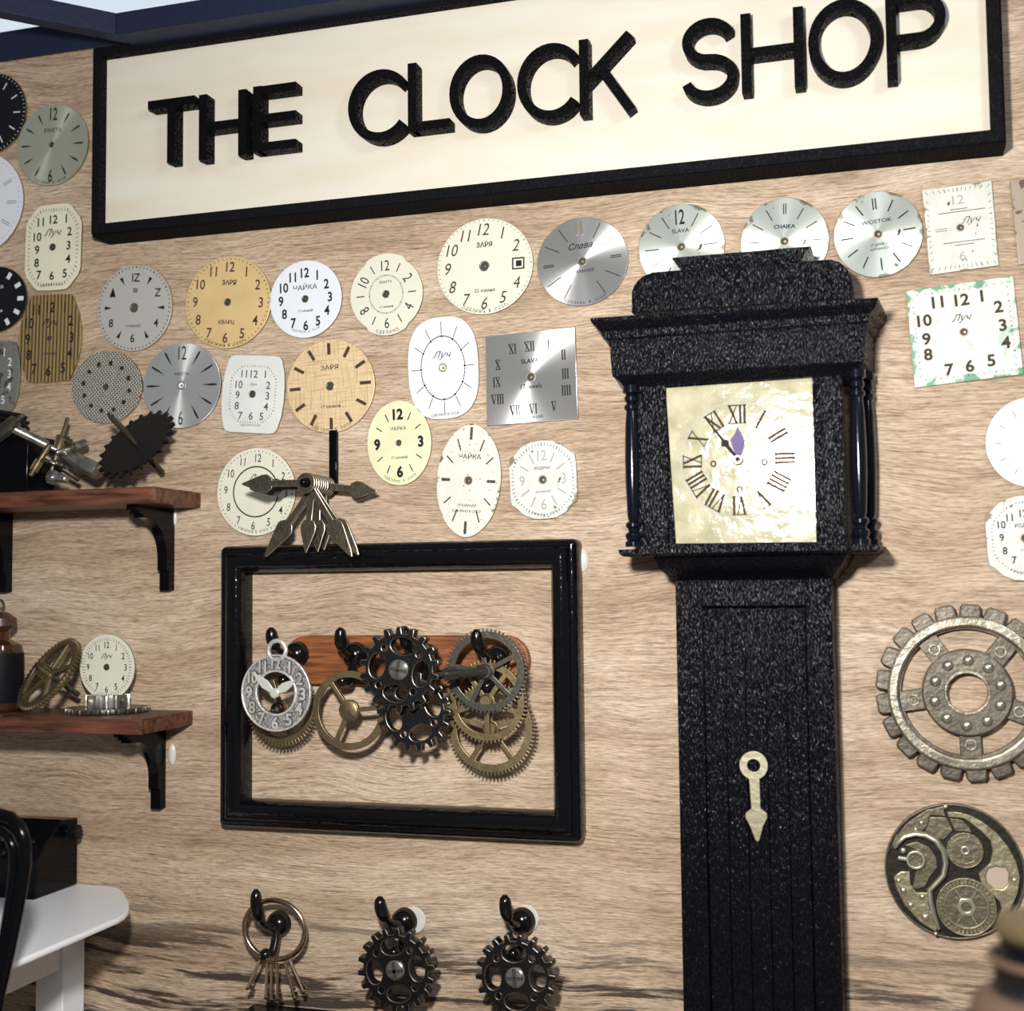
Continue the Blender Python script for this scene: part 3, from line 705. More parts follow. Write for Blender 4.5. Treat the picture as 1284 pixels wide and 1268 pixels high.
def lines(o, rx, ry, z):
    mb = MB()
    for y, w_, x in ((.38, 1.35, .08), (.44, .5, .0), (-.33, 1.2, .08), (-.40, .55, .08)): quad(mb, x * rx, y * ry, w_ * rx, .016 * ry, z)
    quad(mb, -.56 * rx, .02 * ry, .35 * rx, .012 * ry, z); quad(mb, -.56 * rx, -.03 * ry, .35 * rx, .012 * ry, z)
    mb.build('printed_lines', M_INKBR, o)
dial(0, 0, 0, 0, 'q', 0, M_RECT, 'upright white rectangular dial with thin horizontal lines, top right', (only(0, 6), .66, .22, {'sx': 1.1, 'bold': 0, 'ink': M_INKGR}),
     None, (.86, .94, 48, .010, 1), [('Луч', .34, .16, .20, {'shear': .5, 'bold': 0})], .07, ink=M_INKBR, extra=lines, quadpx=[(1156, 240), (1243, 228), (1252, 334), (1166, 346)])
dial(0, 0, 0, 0, 'q', 0, mat('brown_patina', (.34, .27, .21), .5, metal=.4, speck=.60, speckscale=40, speckcol=(.12, .07, .05)), 'brown tarnished rectangular dial cut off at the right edge', None,
     ([9, 10, 8], .5, .75, .02), None, (), 0, quadpx=[(1266, 229), (1345, 218), (1354, 322), (1277, 333)])
dial(0, 0, 0, 0, 'q', 0, M_PALEG, 'large square white dial with green corrosion and blocky numerals', (AR, .7, .24, {'grid': [(.03, .66), (.40, .68), (.68, .42), (.72, .04), (.74, -.32), (.44, -.64), (.04, -.70), (-.34, -.72), (-.70, -.36), (-.70, -.04), (-.70, .34), (-.42, .68)], 'sx': 1.05, 'bold': .03, 'ink': M_INKBR}),
     None, (.86, .90, 60, .010, 1), [('Луч', 0, .30, .18, {'shear': .5})], .075, ink=M_INKBR, quadpx=[(1136, 366), (1270, 347), (1283, 470), (1147, 487)])
dial(1294, 555, 119, 114, 'round', 0, mat('pearl_white', (.62, .64, .61), .38, metal=.3), 'round pearl white dial cut off at the right edge beside the tall clock', None,
     ([7, 8, 9, 10, 11, 1, 2, 3, 4, 5], .58, .80, .035, {'leaf': 1, 'ink': M_INKGR}), None, (), .06)
dial(1285, 675, 98, 107, 'cushion', 2, M_OFFW, 'white cushion shaped dial with numerals at the right edge under the pearl one', (AR, .6, .18, {'grid': [(0, .58), (.32, .50), (.52, .3), (.56, 0), (.5, -.28), (.3, -.52), (0, -.6), (-.32, -.50), (-.54, -.27), (-.60, .04), (-.58, .34), (-.36, .50)], 'sx': .9, 'bold': .015}),
     None, (.82, .86, 60, .014), [('РОДИНА', .05, .30, .11), ('17 КАМНЕЙ', .1, -.28, .07), ('СДЕЛАНО В СССР', 0, 0, .065, {'arc': .82, 'span': 1.0})], .09)

# ------------------------------------------------------------------ tall clock
HC = .15
cX = P(945, 700, .08).x
clock = empty('longcase_clock', (cX, FLOOR, 0), 'tall black painted longcase clock with a square brass dial', 'clock')
def Q(px, py, h): p = P(px, py, h); return Vector((p.x - cX, p.y - FLOOR, h))
def lv(l, r, h):        # level from a left pixel and a right pixel
    a, b = Q(*l, h), Q(*r, h); return ((a.y + b.y) / 2, a.x, b.x, h)
HB_ = .0012
mb = MB(); loft(mb, [lv((740, 398), (1101, 374), .165), lv((741, 403), (1100, 379), .165), lv((747, 409), (1097, 386), .160), lv((753, 414), (1091, 395), .152), lv((757, 424), (1090, 403), .150), lv((762, 427), (1087, 406), .146), lv((763, 431), (1087, 410), .146)], HB_, .013)
mb.build('cornice', M_CLOCK, clock)
mb = MB(); loft(mb, [lv((764, 431), (1086, 410), .142), lv((767, 466), (1084, 444), .142), lv((767, 467), (1085, 445), .144), lv((768, 473), (1084, 451), .144), lv((776, 478), (1076, 460), .136), lv((783, 487), (1068, 468), .128)], HB_, .013)
mb.build('frieze', M_CLOCK, clock)
hc = .118
pts = [(792, 392), (792, 366), (795, 358), (800, 351), (808, 345), (818, 341), (846, 339), (1010, 327), (1042, 325), (1052, 328), (1061, 335), (1067, 345), (1070, 358), (1070, 374)]
mb = MB(); mb.add(*shape2d([[tuple(Q(*p, hc).xy) for p in pts]], HB_, hc, .002)); mb.build('crest', M_CLOCK, clock)
mb = MB(); loft(mb, [lv((842, 322), (1017, 310), .13), lv((846, 328), (1011, 316), .13), lv((856, 341), (1003, 329), .122)], HB_, .0); mb.build('crest_cap', M_CLOCK, clock)
hh = .112
box_top = Q(803, 480, hh).y; a = Q(803, 689, hh); b = Q(1062, 689, hh)
mb = MB(); box(mb, a.x, b.x, a.y, box_top + .02, HB_, hh - .004); mb.build('hood_case', M_CLOCK, clock, bevel=.001)
da, db = Q(836, 484, hh), Q(1024, 681, hh)
for xx in ((a.x, da.x), (db.x, b.x)):
    mb = MB(); box(mb, xx[0], xx[1], a.y, box_top + .02, hh - .004, hh + .008); mb.build('hood_stile', M_CLOCK, clock, bevel=.001)
# dial plate
dl = [Q(835, 487, hh), Q(1020, 474, hh), Q(1027, 680, hh), Q(848, 682, hh)]
mb = MB(); mb.add(*shape2d([[tuple(p.xy) for p in dl][::-1]], hh - .004, hh + .0035, .0012)); dp = mb.build('dial_plate', M_CDIAL, clock)
dc = Q(926, 577, hh); zz = hh + .0041
S_ = (Q(999, 577, hh).x - Q(853, 577, hh).x) / 146
mb = MB()
for r0, r1 in ((73, 74), (70, 70.7), (45.5, 46.2), (42.5, 43.3)): ringflat(mb, r0 * S_, r1 * S_, zz, dc.x, dc.y)
for i in range(60):
    an = i * pi / 30
    for r in (71.8, 44.4): quad(mb, dc.x + r * S_ * sin(an), dc.y + r * S_ * cos(an), .8 * S_, 3.0 * S_ * (r / 71), zz, -an)
mb.build('chapter_ring', M_INKGR, dp)
for i, s in enumerate(RO):
    mb = MB(); an = i * pi / 6; roman(mb, s, dc.x + 58 * S_ * sin(an), dc.y + 58 * S_ * cos(an), 23 * S_, zz, -an, .9)
    mb.build('numeral', M_INKBR, dp)
for px, py in ((895, 582), (959, 580), (928, 614)):
    q = Q(px, py, hh); mb = MB(); mb.add(*shape2d([circ(.0055, 20, q.x, q.y), circ(.003, 16, q.x, q.y)], zz, zz + .001)); mb.build('winding_hole', M_INKBR, dp)
def handshape(L_, w_, head=.35):
    return [(-w_, 0), (-w_ * .8, L_ * .35), (-w_ * 2.4, L_ * .42), (-w_ * 1.2, L_ * .5), (-w_ * 3.2, L_ * .68), (0, L_), (w_ * 3.2, L_ * .68), (w_ * 1.2, L_ * .5), (w_ * 2.4, L_ * .42), (w_ * .8, L_ * .35), (w_, 0)][::-1]
an = math.atan2(926 - 886, 577 - 522)
mb = MB(); mb.add(*shape2d([[(-.0022, 0), (-.003, .03), (-.0075, .036), (-.002, .042), (-.0012, 68 * S_), (.0012, 68 * S_), (.002, .042), (.0075, .036), (.003, .03), (.0022, 0)][::-1]], .008, .0105), mtx=Matrix.Translation((dc.x, dc.y, hh)) @ Matrix.Rotation(an, 4, 'Z'))
mb.build('minute_hand', M_INK, dp)
mb = MB(); mb.add(*shape2d([[(-.003, 0), (-.006, .012), (-.010, .028), (-.012, .034), (-.004, .045), (0, .056), (.006, .045), (.012, .032), (.008, .014), (.003, 0)][::-1]], .0045, .007), mtx=Matrix.Translation((dc.x, dc.y, hh)))
mb.build('hour_hand', M_PURPLE, dp)
mb = MB(); mb.add(*shape2d([circ(.0085, 24), circ(.003, 16)], .0035, .0125, .001), mtx=Matrix.Translation((dc.x, dc.y, hh))); mb.build('hand_hub', M_GUNEDGE, dp)
# columns
def column(xp, yt, yb, h, r):
    top, bot = Q(xp, yt, h).y, Q(xp, yb, h).y; x = Q(xp, (yt + yb) / 2, h).x; H = top - bot
    prof = [(1.15, 0), (1.15, .03), (.9, .04), (1.1, .06), (1.1, .08), (.7, .095), (.75, .11), (1.05, .125), (1.05, .145), (.65, .16), (.8, .19), (1.0, .4), (1.02, .55), (.9, .75), (.72, .84), (1.0, .855), (1.0, .875), (.65, .89), (.95, .905), (.95, .93), (.7, .945), (1.15, .955), (1.15, 1)]
    mb = MB(); lathe(mb, [(r * q[0], q[1] * H) for q in prof], 24, Matrix.Translation((x, bot, h)) @ Matrix.Rotation(-pi / 2, 4, 'X'))
    mb.build('column', M_CLOCKS, clock)
column(793, 484, 686, .12, .0125); column(1077, 464, 683, .12, .0125); column(1089, 468, 683, .035, .012); 
xm = Q(803, 600, .035).x - .013
pb_ = Q(1089, 683, .035); pt_ = Q(1089, 468, .035)
# hood base moulding, cove, waist
mb = MB(); loft(mb, [lv((775, 688), (1105, 684), .155), lv((777, 694), (1103, 690), .155), lv((781, 697), (1099, 693), .150), lv((800, 698), (1078, 694), .148)], HB_, .006); mb.build('hood_sill', M_CLOCK, clock)
mb = MB(); loft(mb, [lv((819, 698), (1062, 695), .135), lv((824, 706), (1058, 703), .128), lv((827, 714), (1054, 711), .118), lv((832, 718), (1050, 714), .108), lv((840, 724), (1046, 721), .092), lv((848, 729), (1044, 725), .082)], HB_, .008); mb.build('cove_moulding', M_CLOCK, clock)
wt = Q(848, 728, .08).y; wx0, wx1 = Q(850, 900, .08).x, Q(1047, 900, .08).x
mb = MB(); loft(mb, [(wt, wx0 + .001, wx1 - .001, .058), (.0, wx0 + .001, wx1 - .001, .058)], HB_, .004); mb.build('waist_case', M_CLOCK, clock)
dx0, dx1, dy1 = Q(883, 900, .08).x, Q(1014, 900, .08).x, Q(940, 760, .08).y; dy0 = .45
for xx in ((wx0, dx0), (dx1, wx1)):
    mb = MB(); box(mb, xx[0], xx[1], .0, wt, .056, .08); mb.build('waist_stile', M_CLOCK, clock, bevel=.0012)
mb = MB(); box(mb, dx0, dx1, dy1, wt, .056, .0795); mb.build('waist_rail', M_CLOCK, clock, bevel=.0012)
mb = MB(); box(mb, dx0, dx1, .0, dy0, .056, .0795); mb.build('waist_rail', M_CLOCK, clock, bevel=.0012)
mb = MB(); n = 5; g = .0014
for i in range(n):
    u0, u1 = dx0 + .0035 + (dx1 - dx0 - .005) * i / n, dx0 + .0035 + (dx1 - dx0 - .005) * (i + 1) / n
    box(mb, u0, u1 - g, dy0 + .003, dy1 - .0055, .056, .0715)
mb.build('door', M_CLOCK, clock, bevel=.0006)
mb = MB(); e0 = Q(945, 960, .0745); s2 = (Q(962, 960, .0745).x - Q(928, 960, .0745).x) / 34; H_ = (e0.y - Q(947, 1056, .0745).y)
stem = [circ(1, 2)]
ol = [(18 * s2 * cos(a_), 18 * s2 * sin(a_)) for a_ in [R(-68) + i * (R(316)) / 40 for i in range(41)]]
ol += [(-5.5 * s2, -H_ * .56), (-13 * s2, -H_ * .62), (-13.5 * s2, -H_ * .68), (-8 * s2, -H_ * .80), (-2.5 * s2, -H_ * .97), (0, -H_), (3 * s2, -H_ * .97), (8 * s2, -H_ * .80), (14 * s2, -H_ * .68), (13.5 * s2, -H_ * .62), (6 * s2, -H_ * .56)]
mb.add(*shape2d([ol, circ(8 * s2, 28)], .0002, .0045, .0008), mtx=Matrix.Translation((e0.x, e0.y, .0718)) @ Matrix.Rotation(R(1.5), 4, 'Z')); eo = mb.build('door_ornament', M_PALEBR, clock)
eo['label'] = 'pale brass clock hand shaped ornament'

# ------------------------------------------------------------------ picture frame
fh = .05
X0, X1 = P(275, 690, fh - .01).x, P(726, 860, fh - .01).x; Y1, Y0 = P(500, 680, fh - .01).y, P(500, 1048, fh - .01).y
fx, fy = (X0 + X1) / 2, (Y0 + Y1) / 2; hw, hh2 = (X1 - X0) / 2, (Y1 - Y0) / 2
fwid = .052
prof = [(0, .0012), (0, .030), (.003, .038), (.010, .043), (.014, .042), (.018, .047), (.026, .0505), (.036, .050), (.044, .046), (.048, .038), (.050, .034), (fwid, .030), (fwid, .0012)]
mb = MB(); v = []; f = []; rc = .012; cor = []
for sx_, sy_, a0 in ((1, 1, 0), (-1, 1, 90), (-1, -1, 180), (1, -1, 270)):
    for k in range(5): cor.append((sx_, sy_, R(a0 + 90 * k / 4)))
for sx_, sy_, an in cor:
    for t, z in prof:
        rr = max(rc - t, 0); q = max(t, rc)
        v.append((sx_ * (hw - q) + (rr) * cos(an), sy_ * (hh2 - q) + rr * sin(an), z))
n = len(prof); m = len(cor)
for i in range(m):
    j = (i + 1) % m
    for k in range(n - 1): f.append([i * n + k, i * n + k + 1, j * n + k + 1, j * n + k])
mb.add(v, f); fr = mb.build('picture_frame', M_FRAME, sharp=50); place(fr, (fx, fy, 0), R(-.0))
tag(fr, 'empty glossy black picture frame around the rack of hanging gears', 'picture frame')
q = P(727, 703, .0); mb = MB(); ball(mb, (0, 0, 0), .014, 20, (1, 1.6, .5), half=True); o = mb.build('clear_bumper', M_CLEAR); place(o, (q.x + .004, q.y, .0008)); tag(o, 'small clear glue blob at the upper right corner of the picture frame', 'glue blob')

# ------------------------------------------------------------------ hooks
def hook(basepx, tippx, h0, parent=None, label=None, halo=True, ball_d=(-.004, -.046, .055), group=None, hal=(.008, .002)):
    b = P(*basepx, h0); t = P(*tippx, h0 + .085)
    if parent is None:
        o = empty('wall_hook', (b.x, b.y, h0), label, 'hook', group); off = Vector((0, 0, 0))
    else:
        o = bpy.data.objects.new('hook', None); C.objects.link(o); o.parent = parent
        off = Vector((b.x, b.y, 0)) - PARENT_ORIGIN; off.z = h0
        o.location = off
    if halo:
        mb = MB(); lathe(mb, [(.023, 0), (.025, .002), (.023, .004), (.0, .0045)], 28, Matrix.Translation((hal[0], hal[1], .0008))); mb.build('backing_disc', M_CLEAR, o)
    z0 = .0055 if halo else .0005
    mb = MB(); lathe(mb, [(.022, 0), (.0245, .004), (.0235, .013), (.019, .021), (.011, .027), (.0, .029)], 28, Matrix.Translation((0, 0, z0))); mb.build('base_dome', M_HOOK, o)
    tv = Vector((t.x - b.x, t.y - b.y, .085)); mb = MB()
    bz = [Vector((0, 0, .014)), Vector((0, .000, .055)), Vector((tv.x * .9, tv.y * .15, .088)), tv]
    pts = []; rad = []
    for i in range(25):
        u = i / 24; p = bz[0] * (1 - u) ** 3 + bz[1] * 3 * u * (1 - u) ** 2 + bz[2] * 3 * u * u * (1 - u) + bz[3] * u ** 3
        pts.append(p); rad.append(.0095 - .0045 * min(1, u * 1.7) if u < .6 else max(.0035, .0048 + .0072 * math.sqrt(max(0, 1 - ((u - .80) / .205) ** 2)) - (.004 if u > .99 else 0)))
    tube(mb, pts, rad, 12); mb.build('hook_arm', M_HOOK, o)
    mb = MB(); bd = Vector(ball_d)
    bz = [Vector((0, -.002, .012)), Vector((.004, -.02, .03)), Vector((.008, bd.y - .018, .042)), bd]
    pts = [bz[0] * (1 - u) ** 3 + bz[1] * 3 * u * (1 - u) ** 2 + bz[2] * 3 * u * u * (1 - u) + bz[3] * u ** 3 for u in [i / 10 for i in range(11)]]
    tube(mb, pts, [.0095 - .002 * i / 10 for i in range(11)], 12); ball(mb, bd, .0112, 16); mb.build('hook_curl', M_HOOK, o)
    return o
rx0, rx1 = P(356, 830, .02).x, P(663, 830, .02).x; ry1, ry0 = P(500, 797, .02).y, P(500, 860, .02).y
PARENT_ORIGIN = Vector(((rx0 + rx1) / 2, (ry0 + ry1) / 2, 0))
rack = empty('hook_rack', PARENT_ORIGIN, 'orange brown wooden rack with four dark hooks inside the black frame', 'hook rack')
w2, h2 = (rx1 - rx0) / 2, (ry1 - ry0) / 2; r_ = h2
ol = arc(w2 - r_, 0, r_, r_, -90, 90, 16) + arc(-w2 + r_, 0, r_, r_, 90, 270, 16)
mb = MB(); mb.add(*shape2d([ol], .0012, .02, .0025)); mb.build('board', M_RACK, rack)
for bp_, tp_ in (((374, 820), (340, 787)), ((447, 821), (427, 787)), ((536, 823), (507, 785)), ((625, 826), (597, 789))):
    hook(bp_, tp_, .02, rack, halo=False)
hook((352, 1157), (321, 1115), .0012, None, 'dark wall hook under the picture frame carrying a ring of keys', halo=False)
hook((510, 1153), (476, 1124), .0012, None, 'middle dark wall hook under the picture frame with one gear on it', hal=(.014, .0))
hook((657, 1153), (633, 1122), .0012, None, 'right dark wall hook under the picture frame with one gear on it', hal=(.004, .002))

# ------------------------------------------------------------------ gears
def gearpts(r, n, depth, duty=.5, tip=.7, rnd=False):
    out = []
    for i in range(n):
        a = i * 2 * pi / n; p = 2 * pi / n; ri = r - depth
        hb, ht = p * duty / 2, p * duty * tip / 2
        out += [(ri * cos(a - hb), ri * sin(a - hb)), (r * .985 * cos(a - ht), r * .985 * sin(a - ht)), (r * cos(a - ht * .6), r * sin(a - ht * .6)), (r * cos(a + ht * .6), r * sin(a + ht * .6)), (r * .985 * cos(a + ht), r * .985 * sin(a + ht)), (ri * cos(a + hb), ri * sin(a + hb))]
    return out
def sector(r0, r1, a0, a1, gap):
    """window between two spokes"""
    g0, g1 = math.asin(min(gap / r0, .9)), math.asin(gap / r1); n = 10
    o = [(r1 * cos(a0 + g1 + (a1 - a0 - 2 * g1) * i / n), r1 * sin(a0 + g1 + (a1 - a0 - 2 * g1) * i / n)) for i in range(n + 1)]
    if a1 - a0 - 2 * g0 > .05: o += [(r0 * cos(a1 - g0 - (a1 - a0 - 2 * g0) * i / n), r0 * sin(a1 - g0 - (a1 - a0 - 2 * g0) * i / n)) for i in range(n + 1)]
    else: o.append((r0 * cos((a0 + a1) / 2), r0 * sin((a0 + a1) / 2)))
    return o
def RAD(cx, cy, rp, h): return (P(cx + rp, cy, h).x - P(cx - rp, cy, h).x) / 2, (P(cx, cy - rp, h).y - P(cx, cy + rp, h).y) / 2
def holegear(cx, cy, ryp, h, label, rot=0, th=.02, n=18, m=M_GUN, group=None, screw=True):
    r = RAD(cx, cy, ryp, h)[1]; c = P(cx, cy, h)
    o = empty('black_gear', (c.x, c.y, h - th), label, 'gear', group, R(rot))
    loops = [gearpts(r, n, r * .15, .56, .62)]
    for k in range(4):
        a = k * pi / 2 + R(0)
        ca, sa = cos(a), sin(a)
        el = [(.555 * r + .20 * r * cos(t), .30 * r * sin(t)) for t in [i * 2 * pi / 28 for i in range(28)]]
        loops.append([(x * ca - y * sa, x * sa + y * ca) for x, y in el])
        a += pi / 4; loops.append(circ(.075 * r, 14, .62 * r * cos(a), .62 * r * sin(a)))
    mb = MB(); mb.add(*shape2d(loops, 0, th, .0016)); g = mb.build('gear_wheel', [m, M_GUNEDGE], o, sharp=25)
    for p in g.data.polygons:
        if .3 < p.normal.z < .93 and p.area < .0006: p.material_index = 1
    if screw:
        mb = MB(); lathe(mb, [(r * .24, 0), (r * .24, .004), (r * .20, .0065), (0, .0075)], 24, Matrix.Translation((0, 0, th - .001)))
        s = mb.build('screw_head', M_STEEL, o); mb = MB()
        box(mb, -r * .215, r * .215, -r * .038, r * .038, th + .004, th + .0078); box(mb, -r * .038, r * .038, -r * .215, r * .215, th + .004, th + .0078); mb.build('slot', M_HOLE, s)
    return o
holegear(496, 1217, 53, .085, 'black toothed gear with four oval holes on the middle wall hook', 8, .024)
holegear(646, 1226, 54, .085, 'black toothed gear with four oval holes on the right wall hook', 3, .024)
holegear(500, 840, 54, .132, 'front black gear with a screw head hanging on the third rack hook', -10, .022)
holegear(518, 893, 50, .108, 'rear black gear peeping out below the front one in the picture frame', 20, .018, screw=False)

def spokegear(cx, cy, ryp, h, label, n=60, nsp=5, th=.006, m=M_BRASS, rim=.16, hub=.2, rot=0, gap=.055, teeth=.07, name='brass_gear', fat=False, hubh=.008):
    r = RAD(cx, cy, ryp, h)[1]; c = P(cx, cy, h)
    o = empty(name, (c.x, c.y, h - th), label, 'gear', None, R(rot))
    loops = [gearpts(r, n, r * teeth, .5, .8) if n else circ(r, 64)]
    ri = r * (1 - teeth - rim)
    for k in range(nsp): loops.append(sector(r * hub, ri, k * 2 * pi / nsp, (k + 1) * 2 * pi / nsp, r * gap))
    mb = MB(); mb.add(*shape2d(loops, 0, th, .0008)); mb.build('gear_wheel', m, o, sharp=25)
    mb = MB(); lathe(mb, [(r * hub * .9, th * .5), (r * hub * .9, th + hubh * .6), (r * hub * .7, th + hubh), (0, th + hubh)], 24); mb.build('hub', m, o)
    return o, r
o, r = spokegear(352, 888, 49, .062, 'brass toothed wheel hanging behind the pewter clock charm', 60, 4, rot=20, th=.006, teeth=.1)
mb = MB(); mb.add(*shape2d([circ(.0115, 24), circ(.007, 20)], .006, .026, .001)); mb.build('axle_tube', M_GUN, o)
o, r = spokegear(437, 891, 50, .085, 'plain rimmed brass balance wheel with three spokes on the second rack hook', 0, 3, rot=30 + 95, th=.008, rim=.17, hub=.27, gap=.055, teeth=0, hubh=.004, name='balance_wheel')
mb = MB(); box(mb, -r * .30, -r * .02, -r * .045, r * .045, .012, .0135); mb.build('slot', M_HOLE, o)
mb = MB(); ball(mb, (0, 0, 0), .004, 10); 
c = P(616, 914, .055)
spokegear(615, 914, 59, .056, 'lowest and largest brass gear hanging at the right of the rack', 72, 5, rot=20, gap=.05, hub=.18)
o, r = spokegear(610, 880, 53, .076, 'middle brass gear overlapping the largest one in the picture frame', 60, 5, rot=54, gap=.06)
o, r = spokegear(609, 842, 54, .088, 'dark gear with a long pinion shaft hanging on the fourth rack hook', 60, 5, rot=28, m=M_GUNEDGE, gap=.055, name='pinion_gear')
hc_ = P(609, 842, .092); e1 = P(552, 846, .175)
mb = MB(); d_ = Matrix.Rotation(R(-28), 3, 'Z') @ Vector((e1.x - hc_.x, e1.y - hc_.y, 0)); d_.z = .085
tube(mb, [(0, 0, .004), (d_.x * .18, d_.y * .18, d_.z * .2), (d_.x * .2, d_.y * .2, d_.z * .2), (d_.x * .75, d_.y * .75, d_.z * .75)], [.012, .012, .0085, .0085], 16)
dn = d_.normalized(); qm = Matrix.Translation(d_ * .7) @ dn.to_track_quat('Z', 'Y').to_matrix().to_4x4()
mb.add(*shape2d([gearpts(.012, 8, .004, .5, .7)], 0, .022), mtx=qm); tube(mb, [d_ * .9, d_ * 1.05], .004, 10)
mb.build('pinion_shaft', M_GUNEDGE, o)

# pewter clock charm
hch = .118; r = RAD(346, 869, 48.5, hch)[1]; c = P(346, 869, hch)
ch = empty('clock_charm', (c.x, c.y, hch - .006), 'silver clock face charm with open center hanging on the first rack hook', 'charm', None, R(-1))
mb = MB(); mb.add(*shape2d([circ(r, 64), circ(r * .54, 48)], 0, .006, .0008)); mb.build('ring_face', M_PEWDARK, ch)
mb = MB()
for ra, rb in ((r, r * .95), (r * .60, r * .54)): mb.add(*shape2d([circ(ra, 64), circ(rb, 64)], .004, .0085, .001))
mb.build('rim', M_PEWTER, ch)
for i, s in enumerate(AR):
    mb = MB(); a_ = i * pi / 6; text(mb, s, r * .775 * sin(a_), r * .775 * cos(a_), r * .43, .0082, 0, .92 if len(s) == 1 else .74, 0, .035)
    text(mb, s, r * .775 * sin(a_), r * .775 * cos(a_), r * .43, .0068, 0, .92 if len(s) == 1 else .74, 0, .09, mi=1)
    mb.build('numeral', [M_PEWTER, M_OUTL], ch)
for a_, ln_ in ((R(52), .80), (R(-60), .68)):
    mb = MB(); L_ = r * ln_
    mb.add(*shape2d([[(-.003, 0), (-.009, L_ * .45), (-.006, L_ * .75), (0, L_), (.006, L_ * .75), (.009, L_ * .45), (.003, 0)][::-1]], .009, .0125, .0012), mtx=Matrix.Rotation(a_, 4, 'Z')); mb.build('hand', mat('polished_pewter', (.86, .85, .76), .3, metal=.5), ch)
mb = MB(); lathe(mb, [(r * .13, .004), (r * .13, .013), (r * .1, .015), (0, .0155)], 24); mb.build('hand_hub', MATS['polished_pewter'], ch)
mb = MB(); tube(mb, [(r * .25 * cos(t), r * 1.10 + r * .25 * sin(t), .004) for t in [i * 2 * pi / 28 for i in range(28)]], .0042, 10, True); mb.build('hanging_ring', M_PEWTER, ch)

# key ring with keys
hk = .055; kc = P(344, 1166, hk); kr = RAD(344, 1166, 37, hk)
ring = empty('key_ring', (kc.x, kc.y, hk), 'rose bronze ring hanging from the left wall hook', 'key ring')
mb = MB(); tube(mb, [(kr[0] * 1.02 * cos(t), kr[1] * sin(t), 0) for t in [i * 2 * pi / 48 for i in range(48)]], .0052, 12, True); mb.build('ring', M_RING, ring)
kp = [((329, 1199), (311, 1239)), ((336, 1203), (334, 1250)), ((341, 1204), (341, 1253)), ((348, 1204), (349, 1252)), ((357, 1202), (370, 1251)), ((362, 1199), (381, 1243))]
kl = ['leftmost key on the ring, splayed to the left', 'second key from the left on the ring', 'third key from the left on the ring', 'fourth key from the left on the ring', 'second key from the right on the ring, leaning right', 'rightmost key on the ring, splayed furthest right']
for (a_, b_), lb in zip(kp, kl):
    p0, p1 = P(*a_, hk + .006), P(*b_, hk + .006); d_ = p1 - p0; L_ = d_.length
    k = empty('key', p0, 'small bronze ' + lb, 'key', 'keys on the ring', math.atan2(d_.x, -d_.y))
    mb = MB(); tube(mb, [(.007 * cos(t), .001 * sin(t), .009 * sin(t) - .005) for t in [i * 2 * pi / 18 for i in range(18)]], .0018, 8, True); mb.build('loop', M_RING, k)
    mb = MB(); tube(mb, [(0, -.006, .002), (0, -L_ * .6, .002), (0, -L_, .002)], [.0032, .0028, .0032], 10); mb.build('shank', M_RING, k)
    mb = MB(); box(mb, 0, .008, -L_ * .98, -L_ * .86, 0, .003); box(mb, 0, .0065, -L_ * .82, -L_ * .76, 0, .003); ball(mb, (0, -L_, .002), .004, 10); mb.build('bit', M_RING, k)

# ------------------------------------------------------------------ hanging clock hands on a black strap hook
hx = P(405, 608, .03); peg = P(381, 605, .135); st = P(416, 540, .003); sb = P(417, 612, .012)
hk_o = empty('strap_hook', (sb.x, sb.y, .0012), 'black strap hook below the tan linen dial holding the bronze hands', 'hook')
mb = MB(); L0 = lambda p: Vector((p.x - sb.x, p.y - sb.y, p.z - .0012))
box(mb, -.0085, .0085, -.012, L0(st).y, 0, .010); mb.build('strap', M_GLOSS, hk_o, bevel=.002)
pl = L0(peg); mb = MB(); tube(mb, [(0, 0, .006), (pl.x * .5, pl.y * .5, pl.z * .5), pl], .0062, 14); ball(mb, pl, .0085, 16); mb.build('peg', M_GLOSS, hk_o)
tips = [(303, 607, 0), (441, 698, 1), (449, 696, 2), (383, 693, 3), (332, 698, 4), (398, 692, 5), (313, 613, 6), (472, 616, 7), (406, 690, 8), (470, 619, 9)]
hl = ['frontmost bronze clock hand pointing left over the cream dial', 'front bronze clock hand pointing down right over the frame', 'bronze clock hand close behind the front one pointing down right', 'front bronze clock hand hanging nearly straight down', 'bronze clock hand pointing down left over the frame',
      'second bronze clock hand of those hanging straight down', 'bronze clock hand just behind and below the frontmost one, pointing left', 'bronze clock hand pointing right with its full spade showing', 'rearmost bronze clock hand of those hanging down', 'bronze clock hand behind the one pointing right']
peg0 = Vector((sb.x, sb.y, .0))
